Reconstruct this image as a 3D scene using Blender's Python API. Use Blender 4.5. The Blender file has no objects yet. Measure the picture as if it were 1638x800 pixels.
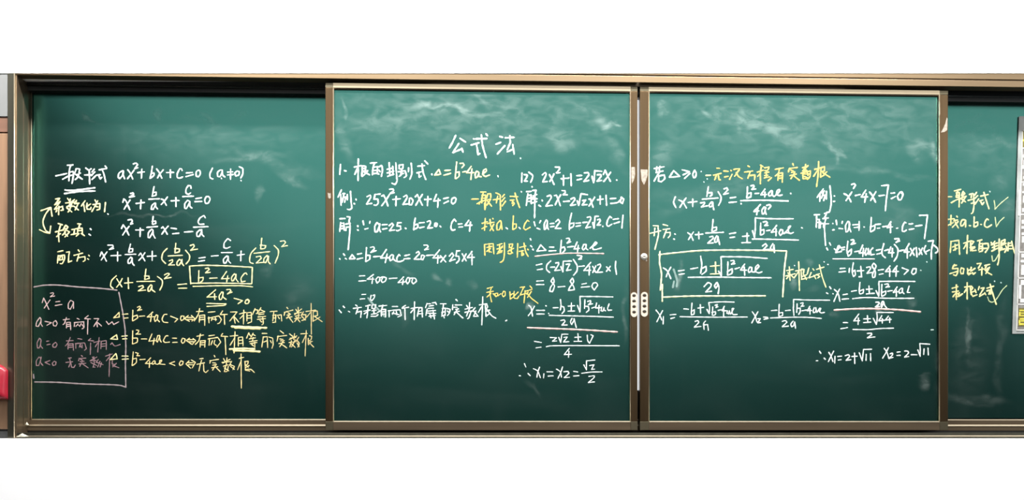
import bpy, bmesh, math, random
from mathutils import Vector

random.seed(7)
SC = bpy.context.scene
COL = SC.collection

# ------------------------------------------------------------------ camera
W, H = 1638.0, 800.0
F = 1456.0                      # focal length in pixels
CX, CY = 819.0, 690.0           # straightened photograph: level camera low down, lens shifted up
YAW = math.radians(1.86)
CAM = Vector((0.0, -3.2, 0.97))
cam_d = bpy.data.cameras.new('camera')
cam = bpy.data.objects.new('camera', cam_d)
COL.objects.link(cam)
cam.location = CAM
cam.rotation_euler = (math.radians(90), 0, -YAW)
cam_d.sensor_fit = 'HORIZONTAL'
cam_d.sensor_width = 36.0
cam_d.lens = F / W * 36.0
cam_d.shift_x = 0.0
cam_d.shift_y = (CY - H / 2) / W
cam_d.clip_start = 0.05
SC.camera = cam

FWD = Vector((math.sin(YAW), math.cos(YAW), 0))
RGT = Vector((math.cos(YAW), -math.sin(YAW), 0))


def at(u, v, y):
    """point of the plane Y = y seen at photograph position (u, v)"""
    d = FWD + RGT * ((u - CX) / F) + Vector((0, 0, -(v - CY) / F))
    return CAM + d * ((y - CAM.y) / d.y)


def ax(u, y, v=400):
    return at(u, v, y).x


def az(v, y, u=819):
    return at(u, v, y).z


# ------------------------------------------------------------------ light
SC.view_settings.view_transform = 'Standard'
SC.view_settings.look = 'None'
SC.view_settings.exposure = 0.0
SC.view_settings.gamma = 1.0
SC.view_settings.use_curve_mapping = False
SC.render.film_transparent = False
world = bpy.data.worlds.new('world')
SC.world = world
world.use_nodes = True
world.node_tree.nodes['Background'].inputs[0].default_value = (1.0, 0.97, 0.92, 1)
world.node_tree.nodes['Background'].inputs[1].default_value = 0.03


def area(name, loc, rot, sx, sy, power, color=(1, 0.96, 0.9)):
    l = bpy.data.lights.new(name, 'AREA')
    l.shape = 'RECTANGLE'
    l.size, l.size_y = sx, sy
    l.energy = power
    l.color = color
    o = bpy.data.objects.new(name, l)
    COL.objects.link(o)
    o.location = loc
    o.rotation_euler = rot
    return o


# luminous ceiling over the classroom, two added fill lamps brightening the chalk from above, windows on the right
area('ceiling_light', (1.7, -7.45, 3.25), (0, 0, 0), 9.0, 10.1, 580, (1, 0.985, 0.965))
for lx in (-1.1, 1.1):
    area('added_fill_light', (lx, -0.82, 3.2), (math.radians(30), 0, 0), 1.8, 0.15, 130, (1, 0.985, 0.965))
area('window_light', (4.6, -1.9, 2.2), (0, math.radians(90), 0), 1.6, 2.6, 40, (0.92, 0.97, 1.0))


# ------------------------------------------------------------------ materials
def mat(name, base, metallic=0.0, rough=0.5, spec=0.5, noise=0.0, nscale=30.0, emit=None, stretch=None, bump=0.0):
    m = bpy.data.materials.new(name)
    m.use_nodes = True
    nt = m.node_tree
    b = nt.nodes['Principled BSDF']
    b.inputs['Base Color'].default_value = (*base, 1)
    b.inputs['Metallic'].default_value = metallic
    b.inputs['Roughness'].default_value = rough
    b.inputs['Specular IOR Level'].default_value = spec
    if noise or bump:
        tc = nt.nodes.new('ShaderNodeTexCoord')
        mp = nt.nodes.new('ShaderNodeMapping')
        nz = nt.nodes.new('ShaderNodeTexNoise')
        nz.inputs['Scale'].default_value = nscale
        nz.inputs['Detail'].default_value = 4
        if stretch:
            mp.inputs['Scale'].default_value = stretch
        nt.links.new(tc.outputs['Object'], mp.inputs['Vector'])
        nt.links.new(mp.outputs['Vector'], nz.inputs['Vector'])
        if noise:
            rm = nt.nodes.new('ShaderNodeMapRange')
            rm.inputs['From Min'].default_value = 0.3
            rm.inputs['From Max'].default_value = 0.7
            rm.inputs['To Min'].default_value = 1 - noise
            rm.inputs['To Max'].default_value = 1 + noise
            nt.links.new(nz.outputs['Fac'], rm.inputs['Value'])
            mx = nt.nodes.new('ShaderNodeVectorMath')
            mx.operation = 'SCALE'
            mx.inputs[0].default_value = base
            nt.links.new(rm.outputs['Result'], mx.inputs['Scale'])
            nt.links.new(mx.outputs['Vector'], b.inputs['Base Color'])
        if bump:
            bp = nt.nodes.new('ShaderNodeBump')
            bp.inputs['Strength'].default_value = bump
            bp.inputs['Distance'].default_value = 0.002
            nt.links.new(nz.outputs['Fac'], bp.inputs['Height'])
            nt.links.new(bp.outputs['Normal'], b.inputs['Normal'])
    if emit:
        b.inputs['Emission Color'].default_value = (*emit[0], 1)
        b.inputs['Emission Strength'].default_value = emit[1]
    return m


BOARD_COL = (0.035, 0.140, 0.119)
BOARD_METAL = 0.992
BOARD_ROUGH = 0.23
DUST = (0.006, 0.006, 0.005)

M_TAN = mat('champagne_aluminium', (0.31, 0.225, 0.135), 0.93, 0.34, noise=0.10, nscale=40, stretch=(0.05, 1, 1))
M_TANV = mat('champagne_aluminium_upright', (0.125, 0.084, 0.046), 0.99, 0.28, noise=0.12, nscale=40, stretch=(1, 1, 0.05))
M_EDGE_GLINT = mat('champagne_edge_glint', (0.46, 0.39, 0.28), 0.88, 0.30, noise=0.06, nscale=40)  # lighter metal puts the highlights of edges and ridges into the colour
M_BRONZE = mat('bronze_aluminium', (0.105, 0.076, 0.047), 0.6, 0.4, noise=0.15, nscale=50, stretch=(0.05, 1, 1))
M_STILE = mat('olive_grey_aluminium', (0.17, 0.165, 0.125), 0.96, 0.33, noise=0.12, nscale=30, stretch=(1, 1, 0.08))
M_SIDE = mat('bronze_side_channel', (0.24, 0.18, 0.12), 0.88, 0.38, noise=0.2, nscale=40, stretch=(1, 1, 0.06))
M_TOPRAIL_LIT = mat('lit_champagne_rail', (0.50, 0.42, 0.29), 0.95, 0.3, noise=0.06, nscale=40, stretch=(0.05, 1, 1))  # brighter copy of the champagne metal, reflected light put into its colour
M_CAP = mat('grey_corner_plastic', (0.15, 0.13, 0.085), 0.92, 0.36)
M_TRACK = mat('black_track', (0.008, 0.011, 0.011), 0.0, 0.42)
M_LIP = mat('black_track_lip', (0.010, 0.014, 0.014), 0.0, 0.25)
M_WHITE = mat('added_trim_white', (0.96, 0.97, 0.99), 0.0, 0.7, bump=0.05, nscale=200)
M_GREYWALL = mat('grey_wall_paint', (0.165, 0.17, 0.167), 0.0, 0.8, noise=0.03, nscale=20)
M_WOOD = mat('light_wood', (0.235, 0.138, 0.08), 0.0, 0.5, noise=0.14, nscale=18, stretch=(3, 1, 0.25))
M_WOODT = mat('light_wood_rail', (0.165, 0.085, 0.055), 0.0, 0.5, noise=0.1, nscale=18, stretch=(0.3, 1, 3))
M_RED = mat('red_plastic', (0.30, 0.008, 0.022), 0.0, 0.3, noise=0.2, nscale=15)
M_FLOOR = mat('dark_floor', (0.06, 0.055, 0.05), 0.0, 0.5, noise=0.15, nscale=5)
M_SCREEN = mat('lit_white_screen', (0.6, 0.6, 0.62), 0.0, 0.3, emit=((0.93, 0.96, 1.0), 1.0))
M_BLACK = mat('black_plastic', (0.008, 0.007, 0.006), 0.0, 0.5)
M_CREAM = mat('cream_plastic', (0.60, 0.53, 0.43), 0.0, 0.35)
M_HOLE_SHADE = mat('painted_recess_shade', (0.05, 0.045, 0.035), 0.0, 0.6)  # shade inside small recesses, put into the colour
M_CHROME = mat('bright_steel', (0.62, 0.60, 0.55), 0.7, 0.35)
M_SCUFF = mat('pale_scuff', (0.30, 0.26, 0.21), 0.0, 0.7, noise=0.3, nscale=120)
M_DUST = mat('chalk_dust', (0.52, 0.50, 0.40), 0.0, 0.9, noise=0.25, nscale=200, bump=0.6)
M_SLEEVE = mat('grey_plastic_sleeve', (0.30, 0.32, 0.31), 0.0, 0.22, noise=0.25, nscale=14)
M_PRINT = mat('grey_print', (0.19, 0.18, 0.165), 0.0, 0.5, noise=0.3, nscale=60)
M_PRINTW = mat('white_print', (0.74, 0.73, 0.69), 0.0, 0.5, noise=0.12, nscale=60)
M_PRINTO = mat('olive_print', (0.14, 0.12, 0.02), 0.0, 0.5, noise=0.3, nscale=80)
M_PRINTY = mat('yellow_print', (0.62, 0.55, 0.06), 0.0, 0.5, noise=0.2, nscale=80)

def chalk(name, c):
    return mat(name, c, 0.0, 0.9, 0.1, noise=0.09, nscale=260)
CHALK_MATS = {
    'w': chalk('white_chalk', (0.82, 0.87, 0.85)),
    'y': chalk('yellow_chalk', (0.86, 0.77, 0.36)),
    'yo': chalk('deep_yellow_chalk', (0.84, 0.56, 0.15)),
    'yw': chalk('pale_yellow_chalk', (0.85, 0.82, 0.46)),
    'o': chalk('orange_yellow_chalk', (0.76, 0.60, 0.29)),
    'k': chalk('dusty_pink_chalk', (0.25, 0.155, 0.172)),
    'kb': chalk('greyish_pink_chalk', (0.29, 0.235, 0.245)),
    'kk': chalk('rose_chalk', (0.50, 0.36, 0.355)),
    'p': chalk('pink_chalk', (0.84, 0.52, 0.47)),
    'pw': chalk('pinkish_white_chalk', (0.86, 0.72, 0.70)),
    's': chalk('rubbed_chalk', (0.20, 0.29, 0.27)),
    'd': chalk('faint_white_chalk', (0.45, 0.60, 0.55)),
    'f': chalk('faint_yellow_chalk', (0.48, 0.55, 0.30)),
}



def board_mat(name, seed, smudges_and_glare):
    """semi-gloss teal enamel with rubbed-in chalk dust and painted upper glare; smudges = (x, z, rx, rz, angle, strength)"""
    m = bpy.data.materials.new(name)
    m.use_nodes = True
    nt = m.node_tree
    N, L = nt.nodes, nt.links
    b = N['Principled BSDF']
    b.inputs['Base Color'].default_value = (*BOARD_COL, 1)
    b.inputs['Metallic'].default_value = BOARD_METAL
    b.inputs['Roughness'].default_value = BOARD_ROUGH
    b.inputs['Specular IOR Level'].default_value = 0.4
    tc = N.new('ShaderNodeTexCoord')

    def noise(scale, stretch, detail=5, dist=0.6):
        mp = N.new('ShaderNodeMapping')
        mp.inputs['Location'].default_value = (seed * 3.7, 0, seed * 1.9)
        mp.inputs['Rotation'].default_value = (0, stretch[1], 0)
        mp.inputs['Scale'].default_value = (stretch[0], 1, stretch[2])
        nz = N.new('ShaderNodeTexNoise')
        nz.inputs['Scale'].default_value = scale
        nz.inputs['Detail'].default_value = detail
        nz.inputs['Distortion'].default_value = dist
        L.new(tc.outputs['Object'], mp.inputs['Vector'])
        L.new(mp.outputs['Vector'], nz.inputs['Vector'])
        return nz.outputs['Fac']

    def rng(src, a, c, lo, hi):
        r = N.new('ShaderNodeMapRange')
        r.interpolation_type = 'SMOOTHSTEP'
        r.inputs['From Min'].default_value = a
        r.inputs['From Max'].default_value = c
        r.inputs['To Min'].default_value = lo
        r.inputs['To Max'].default_value = hi
        L.new(src, r.inputs['Value'])
        return r.outputs['Result']

    def op(kind, a, c):
        n = N.new('ShaderNodeMath')
        n.operation = kind
        for i, s in enumerate((a, c)):
            if isinstance(s, (int, float)):
                n.inputs[i].default_value = s
            else:
                L.new(s, n.inputs[i])
        return n.outputs[0]

    clouds = rng(noise(2.6, (1, 0, 1.2)), 0.42, 0.75, 0.0, DUST[0])
    wipes = rng(noise(5.0, (0.35, 0.45, 2.4)), 0.5, 0.8, 0.0, DUST[1])
    streak = rng(noise(6.0, (2.6, 0.1, 0.3)), 0.55, 0.85, 0.0, DUST[2])
    total = op('ADD', op('ADD', clouds, wipes), op('ADD', streak, 0.001))
    wob = N.new('ShaderNodeTexNoise')
    wob.inputs['Scale'].default_value = 9.0
    wob.inputs['Detail'].default_value = 4
    L.new(tc.outputs['Object'], wob.inputs['Vector'])
    off = N.new('ShaderNodeVectorMath')
    off.operation = 'MULTIPLY_ADD'
    off.inputs[1].default_value = (0.09, 0, 0.09)
    L.new(wob.outputs['Color'], off.inputs[0])
    L.new(tc.outputs['Object'], off.inputs[2])
    grain = rng(noise(16.0, (1, 0.6, 2.0), 6), 0.3, 0.75, 0.15, 1.0)
    for (x, z, rx, rz, ang, st) in smudges_and_glare:
        st *= 0.5
        mp = N.new('ShaderNodeMapping')
        mp.vector_type = 'TEXTURE'
        mp.inputs['Location'].default_value = (x + 0.045, 0, z + 0.045)
        mp.inputs['Rotation'].default_value = (0, ang, 0)
        mp.inputs['Scale'].default_value = (rx, 10, rz)
        L.new(off.outputs['Vector'], mp.inputs['Vector'])
        ln = N.new('ShaderNodeVectorMath')
        ln.operation = 'LENGTH'
        L.new(mp.outputs['Vector'], ln.inputs[0])
        f = rng(ln.outputs['Value'], 1.0, 0.0, 0.0, st)
        total = op('ADD', total, op('MULTIPLY', f, grain))
    d = N.new('ShaderNodeBsdfDiffuse')
    d.inputs['Color'].default_value = (0.72, 0.84, 0.80, 1)
    mix = N.new('ShaderNodeMixShader')
    L.new(op('MINIMUM', total, 0.75), mix.inputs[0])
    L.new(b.outputs[0], mix.inputs[1])
    L.new(d.outputs[0], mix.inputs[2])
    L.new(mix.outputs[0], N['Material Output'].inputs['Surface'])
    return m


# ------------------------------------------------------------------ mesh helpers
def tag(o, label=None, cat=None, group=None, kind=None):
    if label:
        o['label'] = label
    if cat:
        o['category'] = cat
    if group:
        o['group'] = group
    if kind:
        o['kind'] = kind
    return o


def thing(name, loc, label, cat, group=None):
    o = bpy.data.objects.new(name, None)
    o.empty_display_size = 0.05
    COL.objects.link(o)
    o.location = loc
    return tag(o, label, cat, group)


def link(name, bm, material, parent=None, smooth=False, label=None):
    me = bpy.data.meshes.new(name)
    bmesh.ops.recalc_face_normals(bm, faces=bm.faces[:])
    if smooth:
        for f in bm.faces:
            f.smooth = True
    bm.to_mesh(me)
    bm.free()
    me.materials.append(material)
    o = bpy.data.objects.new(name, me)
    COL.objects.link(o)
    if parent is not None:
        o.parent = parent
        pw = Vector(parent.location)
        p = parent.parent
        while p is not None:
            pw += Vector(p.location)
            p = p.parent
        me.transform(__import__('mathutils').Matrix.Translation(-pw))
    if label:
        o['label'] = label
    return o


def add_box(bm, x0, x1, y0, y1, z0, z1, bevel=0.0):
    r = bmesh.ops.create_cube(bm, size=1.0)
    vs = r['verts']
    for v in vs:
        v.co = Vector(((x0 + x1) / 2 + v.co.x * (x1 - x0), (y0 + y1) / 2 + v.co.y * (y1 - y0), (z0 + z1) / 2 + v.co.z * (z1 - z0)))
    if bevel:
        es = list({e for v in vs for e in v.link_edges})
        bmesh.ops.bevel(bm, geom=es, offset=bevel, segments=2, profile=0.5, affect='EDGES')


def box(name, material, parent, x0, x1, y0, y1, z0, z1, bevel=0.0, label=None):
    bm = bmesh.new()
    add_box(bm, min(x0, x1), max(x0, x1), min(y0, y1), max(y0, y1), min(z0, z1), max(z0, z1), bevel)
    return link(name, bm, material, parent, label=label)


def add_prism(bm, prof, axis, a, b):
    """closed profile swept along X ('x': prof = (y, z)) or Z ('z': prof = (x, y)) or Y ('y': prof = (x, z))"""
    def P(p, t):
        if axis == 'x':
            return (t, p[0], p[1])
        if axis == 'z':
            return (p[0], p[1], t)
        return (p[0], t, p[1])
    A = [bm.verts.new(P(p, a)) for p in prof]
    B = [bm.verts.new(P(p, b)) for p in prof]
    n = len(prof)
    for i in range(n):
        bm.faces.new((A[i], A[(i + 1) % n], B[(i + 1) % n], B[i]))
    bm.faces.new(A[::-1])
    bm.faces.new(B)


def prism(name, material, parent, prof, axis, a, b, label=None, smooth=False):
    bm = bmesh.new()
    add_prism(bm, prof, axis, a, b)
    return link(name, bm, material, parent, label=label, smooth=smooth)


def half_round(cy, cz, ry, rz, n=9, swap=False):
    """profile of a rounded bead bulging towards -Y: (y, z) pairs, or (x, y) when swap"""
    pts = []
    for i in range(n + 1):
        t = -math.pi / 2 + math.pi * i / n
        pts.append((cy - ry * math.cos(t), cz + rz * math.sin(t)))
    if swap:
        pts = [(z, y) for (y, z) in pts]
    return pts


# ------------------------------------------------------------------ chalk strokes
def fix_loop(P):
    n = len(P)
    if n >= 7:
        for k in range(4, n - 1):
            dx, dy = abs(P[k][0] - P[0][0]), abs(P[k][1] - P[0][1])
            if dx <= 46 and dy <= 32 and dx + dy > 2:
                return [P[k]] + P
    return P


def catmull(P, step):
    if len(P) == 2:
        m = max(2, int(math.dist(P[0], P[1]) / step))
        return [(P[0][0] + (P[1][0] - P[0][0]) * i / m, P[0][1] + (P[1][1] - P[0][1]) * i / m) for i in range(m + 1)]
    out = []
    Q = [P[0]] + P + [P[-1]]
    for i in range(1, len(Q) - 2):
        p0, p1, p2, p3 = Q[i - 1:i + 3]
        m = max(2, int(math.dist(p1, p2) / step))
        for j in range(m):
            t = j / m
            r = []
            for k in (0, 1):
                m1 = (p2[k] - p0[k]) * 0.38
                m2 = (p3[k] - p1[k]) * 0.38
                t2, t3 = t * t, t * t * t
                r.append((2 * t3 - 3 * t2 + 1) * p1[k] + (t3 - 2 * t2 + t) * m1 + (-2 * t3 + 3 * t2) * p2[k] + (t3 - t2) * m2)
            out.append(tuple(r))
    out.append(P[-1])
    return out


def split_corners(P, limit=1.15):
    runs, cur = [], [P[0]]
    for i in range(1, len(P) - 1):
        cur.append(P[i])
        a = (P[i][0] - P[i - 1][0], P[i][1] - P[i - 1][1])
        b = (P[i + 1][0] - P[i][0], P[i + 1][1] - P[i][1])
        ang = abs(math.atan2(a[0] * b[1] - a[1] * b[0], a[0] * b[0] + a[1] * b[1]))
        if ang > limit:
            runs.append(cur)
            cur = [P[i]]
    cur.append(P[-1])
    runs.append(cur)
    return runs


def chalk_stroke(bm, P, w, Y, mi, lift):
    """P: photograph positions on the board plane Y; a raised, slightly uneven line of chalk"""
    ph = random.uniform(0, 6)
    for run in split_corners(P):
        S = catmull(run, 1.1)
        pts = [at(u, v, Y) for (u, v) in S]
        n = len(pts)
        sc = (pts[0] - CAM).length / F
        rows = []
        for i in range(n):
            a, b = pts[max(0, i - 1)], pts[min(n - 1, i + 1)]
            d = b - a
            if d.length < 1e-7:
                d = Vector((1, 0, 0))
            d.normalize()
            nr = Vector((-d.z, 0, d.x))
            ww = w * sc * 0.44 * (1 + 0.13 * math.sin(i * 0.55 + ph) + random.uniform(-0.10, 0.10))
            if i == n - 1 and n > 3:
                ww *= 0.85
            rows.append((pts[i], d, nr, ww))
        full = []
        p, d, nr, ww = rows[0]
        full.append((p - d * ww * 0.8, nr, ww * 0.45))
        for (p, d, nr, ww) in rows:
            full.append((p, nr, ww))
        p, d, nr, ww = rows[-1]
        full.append((p + d * ww * 0.8, nr, ww * 0.45))
        prev = None
        for (p, nr, ww) in full:
            yo = Vector((0, -lift, 0))
            v = (bm.verts.new(p + nr * ww + yo * 0.4), bm.verts.new(p + yo * 1.6), bm.verts.new(p - nr * ww + yo * 0.4))
            if prev:
                for k in (0, 1):
                    f = bm.faces.new((prev[k], prev[k + 1], v[k + 1], v[k]))
                    f.material_index = mi
            prev = v


def write_chalk(text, panels):
    """panels: letter -> (parent, Y).  Every written line, underline, box and tick is a part of its panel."""
    panel = None
    ox = oy = 0.0
    s = 8.0
    part = None

    def flush():
        nonlocal part
        if part and part['bm'].verts:
            me = bpy.data.meshes.new(part['name'])
            bm = part['bm']
            for f in bm.faces:
                f.normal_update()
                if f.normal.y > 0:
                    f.normal_flip()
            bm.to_mesh(me)
            bm.free()
            for c in part['cols']:
                me.materials.append(CHALK_MATS[c])
            par = panels[panel][0]
            me.transform(__import__('mathutils').Matrix.Translation(-Vector(par.location)))
            o = bpy.data.objects.new(part['name'], me)
            COL.objects.link(o)
            o.parent = par
            if part['label']:
                o['label'] = part['label']
        part = None

    for line in text.splitlines():
        line = line.strip()
        if not line:
            continue
        if line[0] == '#':
            flush()
            panel = line.split()[1]
        elif line[0] == '@':
            a = line[1:].split()
            ox, oy = float(a[0]), float(a[1])
            s = float(a[2]) if len(a) > 2 else 8.0
        elif line[0] == '=':
            flush()
            nm, c, w, lb = line[1:].split('|')
            part = dict(name=nm, bm=bmesh.new(), cols=[c], cur=0, w=float(w), label=lb)
        elif line[0] == '!':
            c = line[1:]
            if c not in part['cols']:
                part['cols'].append(c)
            part['cur'] = part['cols'].index(c)
        else:
            for st in line.split(';'):
                P = [tuple(map(float, p.split(','))) for p in st.split()]
                k = 8.0 / s
                P = [(x * k, y * k) for x, y in P]
                P = fix_loop(P)
                P = [(ox + x / 8.0, oy + y / 8.0) for x, y in P]
                c = part['cols'][part['cur']]
                lift = {'s': 0.0003, 'k': 0.0004, 'kb': 0.0004, 'kk': 0.0005, 'f': 0.0007}.get(c, 0.0006 if c[0] == 'w' else 0.0007)
                chalk_stroke(part['bm'], P, part['w'], panels[panel][1], part['cur'], lift)
    flush()


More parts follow.
